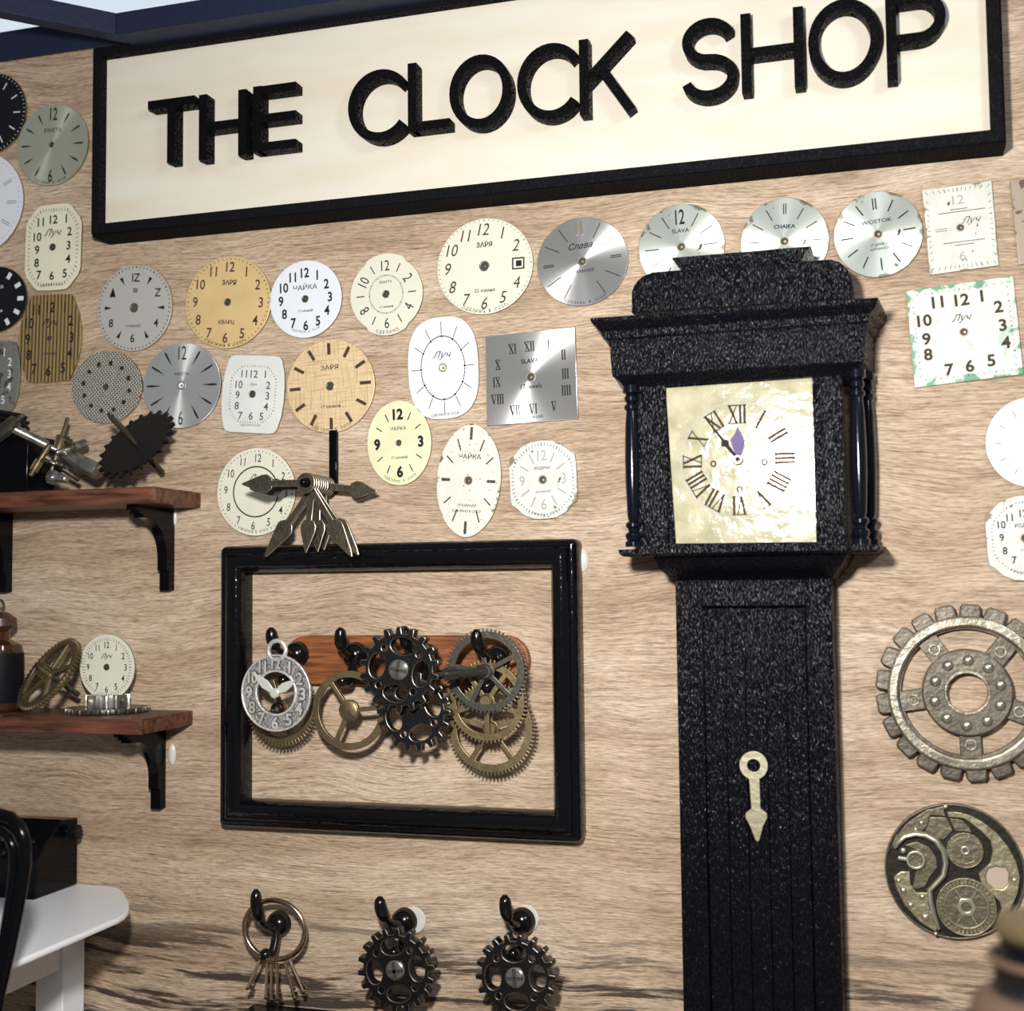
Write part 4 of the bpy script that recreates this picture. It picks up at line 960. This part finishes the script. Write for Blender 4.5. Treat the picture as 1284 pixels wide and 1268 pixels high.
for tx, ty, k in tips:
    hz = .128 - k * .0095; tt = (hz - .0072) / (peg.z - .0072); hub = Vector((sb.x + (peg.x - sb.x) * tt, sb.y + (peg.y - sb.y) * tt, hz))
    tp = P(tx, ty, hz); d_ = tp - hub; L_ = d_.length; rh = .019
    o = empty('clock_hand', (hub.x, hub.y, hz - .005), hl[k], 'clock hand', 'bronze clock hands on the strap hook', math.atan2(-d_.x, d_.y))
    al = math.asin(.0065 / rh)
    ol = [(rh * cos(t), rh * sin(t)) for t in [R(90) + al + i * (2 * pi - 2 * al) / 28 for i in range(29)]]
    s0 = L_ * .52; wf = .0175 if L_ > .13 else .016
    ol = ol + [(.0062, s0), (.010, s0 + .001), (wf, s0 + .012), (wf * .95, s0 + .022), (.006, L_ - .012), (.0015, L_), (-.0015, L_), (-.006, L_ - .012), (-wf * .95, s0 + .022), (-wf, s0 + .012), (-.010, s0 + .001), (-.0062, s0)]
    mb = MB(); mb.add(*shape2d([ol, circ(.0095, 24)], 0, .005, .0011)); g = mb.build('hand_plate', [M_BRONZE, mat('worn_bronze_edge', (.42, .37, .29), .35, metal=.85)], o, sharp=25)
    for p in g.data.polygons:
        if .3 < p.normal.z < .93: p.material_index = 1

# ------------------------------------------------------------------ shelves
def shelf(name, xr, ytop, th, depth, label, brk, bl):
    root = empty(name, ((-2.1 + xr) / 2, ytop, 0), label, 'shelf'); cx = (-2.1 + xr) / 2
    x0_, x1_ = -2.1 - cx, xr - cx
    lp = [(x0_, 0.0012), (x1_, .0012), (x1_, depth - .004), (x1_ - .012, depth), (x0_, depth)]
    M = Matrix(((1, 0, 0, 0), (0, 0, 1, 0), (0, 1, 0, 0), (0, 0, 0, 1)))
    mb = MB(); v, f = shape2d([lp], -th, -.0, .0015); mb.add(v, [q[::-1] for q in f], 0, M)
    g = depth; box(mb, x0_, x1_ - .014, -th * .42, -th * .30, depth - .0005, depth + .001)
    mb.build('board', M_MAHOG, root)
    for bx in brk:
        pr = [(0.0012, 0), (bl, 0), (bl, -.010), (bl - .012, -.010), (bl - .012, -.017), (bl - .024, -.017), (bl - .024, -.024), (bl - .036, -.024)]
        pr += [(bl - .036 - (bl - .036 - .030) * sin(R(a_)), -.024 - .078 * (1 - cos(R(a_)))) for a_ in range(9, 91, 9)] + [(.030, -.125), (.022, -.125), (.022, -.165), (.0012, -.165)]
        mm = Matrix(((0, 0, 1, bx - cx), (0, 1, 0, -th), (1, 0, 0, 0), (0, 0, 0, 1)))
        mb = MB(); v, f = shape2d([pr], -.011, .011, .001); mb.add(v, [q[::-1] for q in f], 0, mm); mb.build('bracket', M_GLOSS, root)
    return root
S1 = P(252, 618, 0); S1b = P(252, 637, 0); SH1 = S1.y
shelf('wall_shelf', S1.x, SH1, S1.y - S1b.y, .172, 'upper mahogany wall shelf loaded with black and steel gears', [P(220, 690, 0).x - .012, P(17, 690, 0).x - .012], .14)
S2 = P(242, 891, 0); S2b = P(242, 909, 0); SH2 = S2.y
shelf('wall_shelf', S2.x, SH2, S2.y - S2b.y, .185, 'lower mahogany wall shelf carrying a bottle and a small standing dial', [P(209, 970, 0).x - .012], .15)
for px, py, lb in ((212, 640, 'small clear glue blob beside the bracket of the upper shelf'), (210, 938, 'small clear glue blob beside the bracket of the lower shelf')):
    q = P(px, py, 0); mb = MB(); ball(mb, (0, 0, 0), .011, 18, (.8, 2.0, .5), half=True); o = mb.build('glue_blob', M_CLEAR); place(o, (q.x + .011, q.y - .012, .0008)); tag(o, lb, 'glue blob')

def axis_obj(name, p, axis, label, cat, m_rot=0):
    o = bpy.data.objects.new(name, None); C.objects.link(o); o.empty_display_size = .02
    a = ROT.to_3x3() @ Vector(axis)
    o.matrix_world = Matrix.Translation(ROT @ Vector(p)) @ a.to_track_quat('Z', 'Y').to_matrix().to_4x4() @ Matrix.Rotation(m_rot, 4, 'Z')
    return tag(o, label, cat)
# black toothed wheel with axle, leaning on the upper shelf
ax = Vector((-.20, .60, .78)).normalized()
c = P(171, 557, .10)
o = axis_obj('toothed_wheel', c, ax, 'black toothed wheel leaning on its long axle at the end of the upper shelf', 'gear')
mb = MB(); mb.add(*shape2d([gearpts(.088, 22, .010, .5, .5)], -.004, .004, .001)); mb.build('wheel_disc', M_GUN, o)
mb = MB(); tube(mb, [(0, 0, -.085), (0, 0, .08)], .0062, 12); tube(mb, [(0, 0, .074), (0, 0, .088)], .0035, 10); mb.build('axle', M_BRONZE, o)
mb = MB(); lathe(mb, [(.016, -.016), (.016, -.004)], 20); mb.build('hub', M_GUN, o)
# steel arbors lying in a tangle
def arbor(p0, p1, parts, label, m=M_STEEL, name='pinion_arbor'):
    p0, p1 = Vector(p0), Vector(p1); d_ = p1 - p0; L_ = d_.length
    o = axis_obj(name, p0, d_, label, 'arbor')
    for kind, a0, a1, r, nm in parts:
        mb = MB()
        if kind == 'rod': lathe(mb, [(r * .8, a0 * L_), (r, a0 * L_ + .002), (r, a1 * L_ - .002), (r * .8, a1 * L_)], 20)
        else: mb.add(*shape2d([gearpts(r, kind, r * .28 if kind < 14 else r * .16, .5, .7)], a0 * L_, a1 * L_, .0006))
        mb.build(nm, m if kind == 'rod' or kind < 14 else M_GUNEDGE, o)
    return o
arbor(P(84, 572, .09), P(124, 592, .11), [('rod', 0, 1, .0165, 'barrel'), ('rod', -.15, 0, .010, 'collar')], 'thick steel barrel lying against the black toothed wheel')
arbor(P(8, 533, .168), P(66, 562, .12), [('rod', 0, .9, .0095, 'rod'), ('rod', .9, 1.1, .005, 'pivot')], 'long bright steel rod running down from the black box', M_STEEL)
arbor(P(66, 586, .12), P(78, 547, .10), [(16, .0, .10, .030, 'wheel'), ('rod', -.5, 1.6, .0042, 'rod'), (10, .5, 1.0, .011, 'pinion')], 'upright brass arbor with toothed wheel between the steel rods', M_BRASS)
arbor(P(70, 568, .12), P(108, 556, .06), [('rod', .55, 1.0, .010, 'cap'), ('rod', 0, .6, .006, 'rod'), (18, .35, .45, .028, 'wheel')], 'short arbor with a rounded steel cap pointing at the woven dial')
arbor(P(38, 597, .15), P(62, 558, .13), [('rod', 0, 1.0, .0055, 'rod'), (10, .15, .5, .009, 'pinion')], 'thin brass arbor standing in front of the tangle on the upper shelf', M_BRASS)
arbor(P(60, 575, .13), P(100, 602, .09), [('rod', 0, 1.0, .0055, 'rod'), ('rod', -.1, .1, .009, 'collar')], 'dark thin rod lying low in front of the steel barrel', M_BRONZE)
arbor(P(60, 598, .15), P(84, 601, .15), [('rod', 0, 1.0, .008, 'rod'), (12, .1, .4, .014, 'pinion')], 'small steel pinion lying on the shelf front edge')
# black box on the shelf
q0, q1 = P(33, 545, .15), P(33, 606, .15)
mb = MB(); box(mb, -.16, 0, 0, q0.y - SH1 - .0, -.045, .045)
o = mb.build('black_block', M_GLOSS, bevel=.004); place(o, (q0.x, SH1 + .001, .10)); tag(o, 'glossy black block at the left edge of the upper shelf', 'block')
arbor(P(-14, 530, .10), P(30, 538, .10), [(12, .1, .9, .030, 'pinion'), ('rod', -.2, 1.1, .007, 'rod')], 'dark coarse pinion lying on top of the black block', M_GUN)
arbor(P(-10, 552, .165), P(20, 528, .165), [(10, .0, 1.0, .014, 'pinion'), ('rod', -.2, 1.3, .005, 'rod')], 'dark pinion tilted across the top corner of the black block', M_GUNEDGE)

# lower shelf things
px_b = P(4, 800, .10)
bt = empty('bottle', (P(0, 890, .09).x - .005, SH2 + .001, .09), 'amber glass bottle with dark stopper at the left edge of the lower shelf', 'bottle')
s_ = (P(21, 830, .09).x - P(0, 830, .09).x) + .008
RY = Matrix.Rotation(-pi / 2, 4, 'X')
Hb = P(0, 800, .09).y - SH2; 
mb = MB(); lathe(mb, [(s_ * .9, 0), (s_, .006), (s_, Hb * .80), (s_ * .92, Hb * .90), (s_ * .45, Hb * .97), (s_ * .42, Hb * 1.08), (s_ * .5, Hb * 1.10)], 32, RY); mb.build('glass_body', M_AMBER, bt)
mb = MB(); lathe(mb, [(s_ * .5, Hb * 1.10), (s_ * .72, Hb * 1.16), (s_ * .70, Hb * 1.26), (s_ * .35, Hb * 1.34), (0, Hb * 1.35)], 24, RY); mb.build('stopper', mat('dark_brown_stopper', (.06, .03, .02), .35), bt)
mb = MB(); tube(mb, [(.011 * cos(t), Hb * 1.40 + .016 * sin(t), 0) for t in [i * 2 * pi / 20 for i in range(20)]], .003, 8, True); mb.build('loop', M_RING, bt)
mb = MB(); lathe(mb, [(s_ * 1.01, Hb * .12), (s_ * 1.015, Hb * .13), (s_ * 1.015, Hb * .78), (s_ * 1.01, Hb * .79)], 32, RY); mb.build('label', mat('black_label', (.006, .006, .008), .5, spec=.1), bt)
# leaning brass gear
ax = Vector((-.38, .58, .72)).normalized(); c = P(62, 846, .12)
o = axis_obj('leaning_gear', c, ax, 'brass spoked gear leaning on its axle on the lower shelf', 'gear', .3); rg = .083
loops = [gearpts(rg, 56, rg * .07, .5, .8)] + [sector(rg * .16, rg * .80, k * pi / 2.5, (k + 1) * pi / 2.5, rg * .05) for k in range(5)]
mb = MB(); mb.add(*shape2d(loops, -.005, .005, .0008)); mb.build('gear_wheel', M_BRASS, o, sharp=25)
mb = MB(); tube(mb, [(0, 0, -.075), (0, 0, .035)], .0055, 12); mb.build('axle', M_BRONZE, o)
mb = MB(); mb.add(*shape2d([gearpts(.014, 9, .005, .5, .7)], .006, .026)); mb.build('pinion', M_BRASS, o)
# flat gear stand and its dial
gp = onZ(135, 893, SH2); c = (gp.x, SH2 + .001, gp.z); rr = (P(180, 893, gp.z).x - P(90, 893, gp.z).x) / 2
o = axis_obj('gear_stand', c, (0, 1, 0), 'flat dark steel gear with an upright pinion holding the small dial', 'stand')
mb = MB(); mb.add(*shape2d([gearpts(rr, 26, rr * .14, .55, .6)], 0, .009, .001)); mb.build('base_gear', M_GUNEDGE, o)
mb = MB(); rp_ = (P(160, 885, gp.z).x - P(113, 885, gp.z).x) / 2
mb.add(*shape2d([gearpts(rp_, 12, rp_ * .3, .5, .7), circ(rp_ * .5, 20)], .009, .034, .001)); mb.build('pinion', M_STEEL, o)
zc = gp.z - .004; cc = P(135.5, 836.5, zc)
dial(135.5, 836.5, RAD(135.5, 836.5, 34.5, zc)[0], RAD(135.5, 836.5, 41, zc)[1], 'round', 0, M_CREAM, 'cream dial standing upright in the small gear stand on the lower shelf', (AR, .68, .20, {'sx': .8}),
     None, (.80, .90, 60, .012), [('Луч', 0, .34, .19, {'shear': .5})], .08, loc=(cc.x, cc.y, zc), thick=.004)

# ------------------------------------------------------------------ table, machine, chair
TZ = P(100, 1109, .012).y
TXR = -1.366
tb = empty('white_table', (TXR - .5, FLOOR, .25), 'glossy white table against the wall at the lower left', 'table')
tx, tz = TXR - .5, .25
H = TZ - FLOOR; tt_ = .011
M = Matrix(((1, 0, 0, -tx), (0, 0, 1, 0), (0, 1, 0, -tz), (0, 0, 0, 1)))
cr_ = .04
lp = [(TXR - 1.0, .009), (-1.535, .009), (-1.515, .014), (-1.500, .023), (-1.478, .045), (-1.454, .074), (-1.420, .115), (-1.395, .152), (-1.379, .180), (-1.370, .205), (TXR, .235), (TXR, .60), (TXR - 1.0, .60)]
mb = MB(); v, f = shape2d([lp], H - tt_, H, .004); mb.add(v, [q[::-1] for q in f], 0, M); mb.build('table_top', M_WHITE, tb)
lx1 = P(106, 1220, .03).x; lt = .062
for xa in (lx1 - lt, TXR - .95):
    for za in (.03, .41):
        mb = MB(); box(mb, xa - tx, xa + lt - tx, 0, H - tt_, za - tz, za + .07 - tz); mb.build('leg', M_WHITE, tb, bevel=.002)
ap = TZ - .011 - P(72, 1216, .10).y
for xa, xb, za, zb in ((lx1 - .02, lx1 - .006, .10, .41), (TXR - .93, TXR - .916, .10, .41)):
    mb = MB(); box(mb, xa - tx, xb - tx, H - tt_ - ap, H - tt_, za - tz, zb - tz); mb.build('apron', M_WHITE, tb, bevel=.001)
for za in (.045, .45):
    mb = MB(); box(mb, TXR - .888 - tx, lx1 - lt - tx, H - tt_ - ap, H - tt_, za - tz, za + .014 - tz); mb.build('apron', M_WHITE, tb, bevel=.001)
ca, cb = onZ(44, 1129, TZ), onZ(56, 1107, TZ)
mh = P(50, 1040, .14).y - TZ
mc = empty('desk_machine', (ca.x - .12, TZ + .001, (ca.z + cb.z) / 2), 'small black machine with a ribbed side knob on the white table behind the chair', 'desk machine')
hd = (ca.z - cb.z) / 2; hd = max(hd, .05)
mb = MB(); pr = [(-hd, 0), (-hd, mh), (-hd * .2, mh * 1.04), (hd * .55, mh * .8), (hd, mh * .55), (hd, 0)]
mm = Matrix(((0, 0, 1, 0), (0, 1, 0, 0), (1, 0, 0, 0), (0, 0, 0, 1))); v, f = shape2d([pr], -.12, .12, .004); mb.add(v, [q[::-1] for q in f], 0, mm); mb.build('case', M_GLOSS, mc)
mb = MB(); mk = Matrix.Rotation(pi / 2, 4, 'Y'); mk.translation = (.12, mh * .84, -hd * .5)
mb.add(*shape2d([gearpts(.014, 12, .003, .5, .6)], .008, .026, .001), mtx=mk); lathe(mb, [(.006, -.004), (.006, .01)], 12, mk); mb.build('knob', M_GUN, mc)
mb = MB()
for r_i in range(3):
    for k in range(9): lathe(mb, [(.006, 0), (.006, .004), (.004, .006), (0, .006)], 10, Matrix.Translation((-.1 + k * .024, mh * (.62 + .07 * r_i), hd * (.92 - .2 * r_i))) @ Matrix.Rotation(-R(60), 4, 'X'))
mb.build('keys', M_GUN, mc)
# bentwood chair
hcch = .62
cp = lambda x, y: P(x, y, hcch)
right = [(33, 1262), (4, 1210)]
path = [(-9, 1290), (-2, 1250), (6, 1215), (14, 1180), (21, 1145), (27, 1112), (31.5, 1082), (31, 1055), (25, 1037), (13, 1025), (-2, 1021)]
pts = [cp(*p) for p in path]; cxc = P(-20, 1021, hcch).x
seatY = FLOOR + .45
chair = empty('bentwood_chair', (cxc, FLOOR, hcch + .15), 'glossy black bentwood chair with a hoop back in front of the white table', 'chair')
org = Vector((cxc, FLOOR, hcch + .15))
pl_ = [p - org for p in pts]; 
low = Vector((pl_[0].x - .02, seatY - FLOOR, pl_[0].z))
loop = [low] + pl_ ; loop = loop + [Vector((-p.x, p.y, p.z)) for p in loop[::-1]]
mb = MB(); tube(mb, loop, .0095, 14); mb.build('back_hoop', M_GLOSS, chair)
path2 = [(-18, 1290), (-12, 1250), (-4, 1215), (4, 1180), (10, 1145), (15, 1112), (18, 1085), (17, 1064), (11, 1050), (2, 1043), (-10, 1040)]
p2 = [cp(*p) - org for p in path2]; p2 = [Vector((p2[0].x - .02, seatY - FLOOR, p2[0].z))] + p2; p2 = p2 + [Vector((-p.x, p.y, p.z)) for p in p2[::-1]]
mb = MB(); tube(mb, p2, .0075, 12); mb.build('inner_hoop', M_GLOSS, chair)
mb = MB(); lathe(mb, [(.17, seatY - FLOOR - .03), (.185, seatY - FLOOR - .02), (.185, seatY - FLOOR - .004), (.17, seatY - FLOOR), (0, seatY - FLOOR)], 36, Matrix.Translation((0, 0, -.02)) @ RY); mb.build('seat', M_GLOSS, chair)
for sx_, sz_ in ((1, 1), (-1, 1), (1, -1), (-1, -1)):
    mb = MB(); tube(mb, [(sx_ * .12, seatY - FLOOR - .01, -.02 + sz_ * .12), (sx_ * .15, 0.002, -.02 + sz_ * .15)], [.014, .010], 12); mb.build('leg', M_GLOSS, chair)

# black cabinet whose top edge shows at the bottom
q = P(318, 1259, .01)
ct = empty('black_cabinet', (q.x + .25, FLOOR, .12), 'low black cabinet under the wall hooks, only its top showing', 'cabinet')
hx_ = q.y - FLOOR
mb = MB(); box(mb, -.245, .245, 0, hx_ - .02, -.105, .10); mb.build('body', M_GLOSS, ct, bevel=.002)
mb = MB(); box(mb, -.25, .25, hx_ - .02, hx_, -.115, .115); mb.build('top', M_GLOSS, ct, bevel=.003)

# ------------------------------------------------------------------ large wall gear
def big_gear():
    h = .03; c = P(1213, 869, h - .006)
    rx = (P(1213 + 117, 869, h).x - P(1213 - 117, 869, h).x) / 2; S = (P(1213, 869 - 112, h).y - P(1213, 869 + 112, h).y) / 2 / 112
    o = empty('wall_gear', (c.x, c.y, .0012), 'large antique silver gear ornament with ball bearing hub on the right wall', 'gear', None, R(0))
    m_ = mat('antique_silver', (.44, .40, .32), .36, metal=.9, col2=(.24, .21, .165), vscale=18, bump=.5, bscale=110); m2 = mat('antique_silver_dark', (.16, .14, .11), .45, metal=.8, bump=.5, bscale=110, col2=(.10, .085, .07), vscale=25)
    R0 = 113 * S; loops = []
    for i in range(21):
        a = R(86.0) + i * 2 * pi / 21; ca, sa = cos(a), sin(a)
        tr = [(93 * S, -13.5 * S), (108 * S, -12.5 * S), (112 * S, -9.5 * S), (112 * S, 9.5 * S), (108 * S, 12.5 * S), (93 * S, 13.5 * S)]
        mb = MB(); mb.add(*shape2d([[(x * ca - y * sa, x * sa + y * ca) for x, y in tr]], 0, .019, .003)); mb.build('tooth', m2, o)
    mb = MB(); mb.add(*shape2d([circ(97 * S, 96), circ(83 * S, 96)], 0, .027, .004)); mb.build('rim', m_, o)
    mb = MB(); mb.add(*shape2d([circ(84 * S, 96), circ(80 * S, 96)], 0, .014, .001)); mb.build('inner_rim', m2, o)
    for k, a in enumerate((-88, -171, 125, 51, -21)):
        a = R(a); mm = Matrix.Rotation(a, 4, 'Z')
        mb = MB(); box(mb, 50 * S, 83 * S, -13 * S, 13 * S, 0, .015, 0, mm); s = mb.build('spoke', m2, o, bevel=.001)
        mb = MB(); mb.add(*shape2d([circ(7.5 * S, 24, 66 * S, 0), circ(5 * S, 24, 66 * S, 0)], .0145, .0175, .0007), mtx=mm); mb.build('boss', m_, s)
    mb = MB(); mb.add(*shape2d([circ(55 * S, 72), circ(25 * S, 48)], 0, .023, .003)); mb.build('hub', m2, o)
    mb = MB(); mb.add(*shape2d([circ(28 * S, 48), circ(24.5 * S, 48)], 0, .0245, .001)); mb.build('hub_collar', m_, o)
    for k in range(10):
        a = R(15) + k * pi / 5; mb = MB(); ball(mb, (41 * S * cos(a), 41 * S * sin(a), .0225), 7.2 * S, 18, (1, 1, .8)); mb.build('bearing_ball', mat('bearing_steel', (.62, .58, .48), .3, metal=.9), o)
big_gear()

# ------------------------------------------------------------------ round movement medallion
def medallion():
    zb = .008; C0 = P(1197, 1091, .012)
    o = empty('movement_medallion', (C0.x, C0.y, .0012), 'round antique brass medallion in the form of a watch movement', 'medallion')
    def L(x, y, h=.016): p = P(1090 + x / 4.56, 990 + y / 4.56, h); return (p.x - C0.x, p.y - C0.y)
    cc = L(485, 472); rr = (L(885, 472)[0] - L(80, 472)[0]) / 2
    M1 = mat('medal_brass', (.40, .36, .23), .42, metal=.75, bump=.8, bscale=90, col2=(.26, .22, .13), vscale=30); M2 = mat('medal_dark', (.018, .015, .011), .5, metal=.5, bump=.6, bscale=90)
    M3 = mat('medal_mid', (.17, .145, .10), .45, metal=.75, bump=.8, bscale=100); M4 = mat('medal_bright', (.58, .54, .42), .35, metal=.85)
    mb = MB(); mb.add(*shape2d([circ(rr, 96, *cc)], 0, zb, .001)); mb.build('back_plate', M2, o)
    mb = MB(); mb.add(*shape2d([circ(rr, 96, *cc), circ(rr * .975, 96, *cc)], .004, zb + .003, .001)); mb.build('rim', M3, o)
    def clampc(p):
        d = Vector((p[0] - 485, p[1] - 472)); k = min(1, 388 / max(d.length, 1)); return (485 + d.x * k, 472 + d.y * k)
    def plate(pts, z1, m, nm, z0=zb - .001, bev=.0015, holes=()):
        pts = [clampc(p) for p in pts]
        mb = MB(); mb.add(*shape2d([[L(*p) for p in pts]] + [[L(*p) for p in hp] for hp in holes], z0, z1, bev)); return mb.build(nm, m, o)
    plate([(445, 128), (500, 128), (570, 145), (640, 180), (720, 240), (790, 320), (840, 410), (862, 500), (850, 590), (810, 680), (735, 770), (728, 745), (755, 680), (745, 640), (690, 590), (640, 540), (625, 480), (690, 420), (705, 350), (690, 290), (640, 240), (590, 200), (540, 165), (450, 158)], .018, M1, 'bridge_plate',
          holes=[[(680, 450), (720, 438), (780, 445), (800, 480), (795, 540), (765, 570), (710, 565), (672, 530), (664, 490)]])
    mb = MB(); q = [L(*p) for p in [(680, 450), (720, 438), (780, 445), (800, 480), (795, 540), (765, 570), (710, 565), (672, 530), (664, 490)]]; mb.add(*shape2d([q], zb - .001, .013, .001)); mb.build('copper_window', mat('pale_copper', (.66, .52, .42), .4, metal=.5), o)
    plate([(170, 150), (320, 100), (430, 95), (430, 130), (440, 155), (350, 150), (330, 210), (310, 235), (250, 240), (150, 260), (110, 370), (100, 330), (120, 240)], .015, M3, 'upper_plate')
    plate([(335, 160), (440, 160), (480, 235), (430, 290), (400, 290), (320, 235)], .0125, M3, 'small_plate')
    plate([(455, 165), (530, 175), (570, 215), (590, 250), (490, 240)], .012, M3, 'small_plate')
    plate([(230, 470), (180, 470), (140, 500), (150, 560), (200, 660), (290, 760), (385, 820), (390, 790), (365, 740), (345, 640), (345, 590), (270, 590), (235, 540)], .015, M1, 'lower_plate')
    arcp = [(145, 335), (160, 300), (200, 265), (260, 250), (320, 258), (380, 290), (425, 350), (438, 420), (425, 490), (380, 540), (345, 575), (350, 640), (370, 720), (400, 800)]
    mb = MB(); tube(mb, [(*L(*p), .016) for p in arcp], [.003] + [.006] * 12 + [.003], 10, flat=.8); mb.build('curved_bridge', M4, o)
    plate([(200, 320), (270, 300), (340, 330), (385, 390), (390, 450), (350, 500), (320, 560), (270, 575), (245, 560), (270, 460), (320, 430), (310, 380), (260, 345)], .013, M3, 'balance_plate')
    def wheel(x, y, rp, n, hexa, z, hubp):
        c = L(x, y); r = (L(x + rp, y)[0] - L(x - rp, y)[0]) / 2
        mb = MB(); mb.add(*shape2d([circ(r, 64, *c)], zb - .001, z, .001)); w_ = mb.build('wheel', M3, o)
        mb = MB()
        for i in range(n):
            a = i * 2 * pi / n; box(mb, r * .80, r * .93, -r * .025, r * .025, z - .001, z + .0016, 0, Matrix.Translation((*c, 0)) @ Matrix.Rotation(a, 4, 'Z'))
        mb.build('teeth', M1, w_)
        mb = MB(); mb.add(*shape2d([circ(r, 64, *c), circ(r * .95, 64, *c)], z - .001, z + .002, .0006)); mb.add(*shape2d([circ(r * .76, 64, *c), circ(r * .71, 64, *c)], z - .001, z + .0022, .0006))
        for i in range(6 if hexa else 3):
            a = i * 2 * pi / (6 if hexa else 3) + .3 * (not hexa); box(mb, r * .3, r * .74, -r * .02, r * .02, z - .001, z + .0018, 0, Matrix.Translation((*c, 0)) @ Matrix.Rotation(a, 4, 'Z'))
        mb.build('spoke_ridges', M1, w_)
        mb = MB(); mb.add(*shape2d([circ(r * hubp, 6 if hexa else 24, *c), circ(r * hubp * .5, 20, *c)], z - .001, z + .004, .0008)); mb.build('hub', M4, w_)
    wheel(548, 350, 105, 34, False, .0135, .26); wheel(555, 672, 172, 40, True, .0155, .34)
    c = L(265, 402); r = (L(320, 402)[0] - L(210, 402)[0]) / 2
    mb = MB(); mb.add(*shape2d([circ(r, 40, *c), circ(r * .72, 40, *c)], zb, .021, .001)); tube(mb, [(*L(165, 390), .017), (*L(215, 398), .017)], .004, 10); mb.build('regulator', M4, o)
    mb = MB(); mb.add(*shape2d([circ(r * .72, 40, *c)], zb, .017, .001)); mb.build('regulator_disc', M3, o)
    for x, y, rp in ((193, 348, 18), (168, 520, 15), (195, 576, 20), (303, 612, 17), (236, 660, 17), (320, 728, 24), (830, 518, 17), (824, 568, 13), (436, 98, 14), (380, 826, 12), (298, 190, 14), (265, 228, 12)):
        c = L(x, y); mb = MB(); ball(mb, (*c, .0155), rp / 4.56 / 800 * 1.05, 14, (1, 1, .7)); mb.build('rivet', M4, o)
medallion()

# ------------------------------------------------------------------ near blurred ornament at the lower right
hn = 1.05
def nx(px, py): return P(px, py, hn)
cxn = nx(1322, 1200).x
post = empty('turned_post', (cxn, FLOOR, hn), 'blurred bronze and black turned post close to the camera at the lower right corner', 'post')
def nr(px): return cxn - nx(px, 1200).x
def ny(py): return nx(1284, py).y - FLOOR
brown = mat('brown_bronze', (.10, .06, .04), .5, metal=.3)
def turned(name, m, prof):
    mb = MB(); lathe(mb, [(nr(x), ny(y) if y else 0) for x, y in prof], 40, RY); mb.build(name, m, post)
turned('top_flange', mat('dull_brass', (.16, .12, .06), .4, metal=.7), [(1253, 1176), (1247, 1168), (1248, 1158), (1256, 1150), (1290, 1146)])
turned('neck', M_GLOSS, [(1243, 1195), (1255, 1188), (1253, 1176)])
turned('middle_flange', brown, [(1244, 1208), (1236, 1203), (1237, 1197), (1243, 1195)])
turned('drum', M_GUN, [(1240, 1240), (1246, 1232), (1244, 1208)])
turned('base', brown, [(1213, 0), (1213, 1272), (1216, 1258), (1226, 1247), (1240, 1240)])
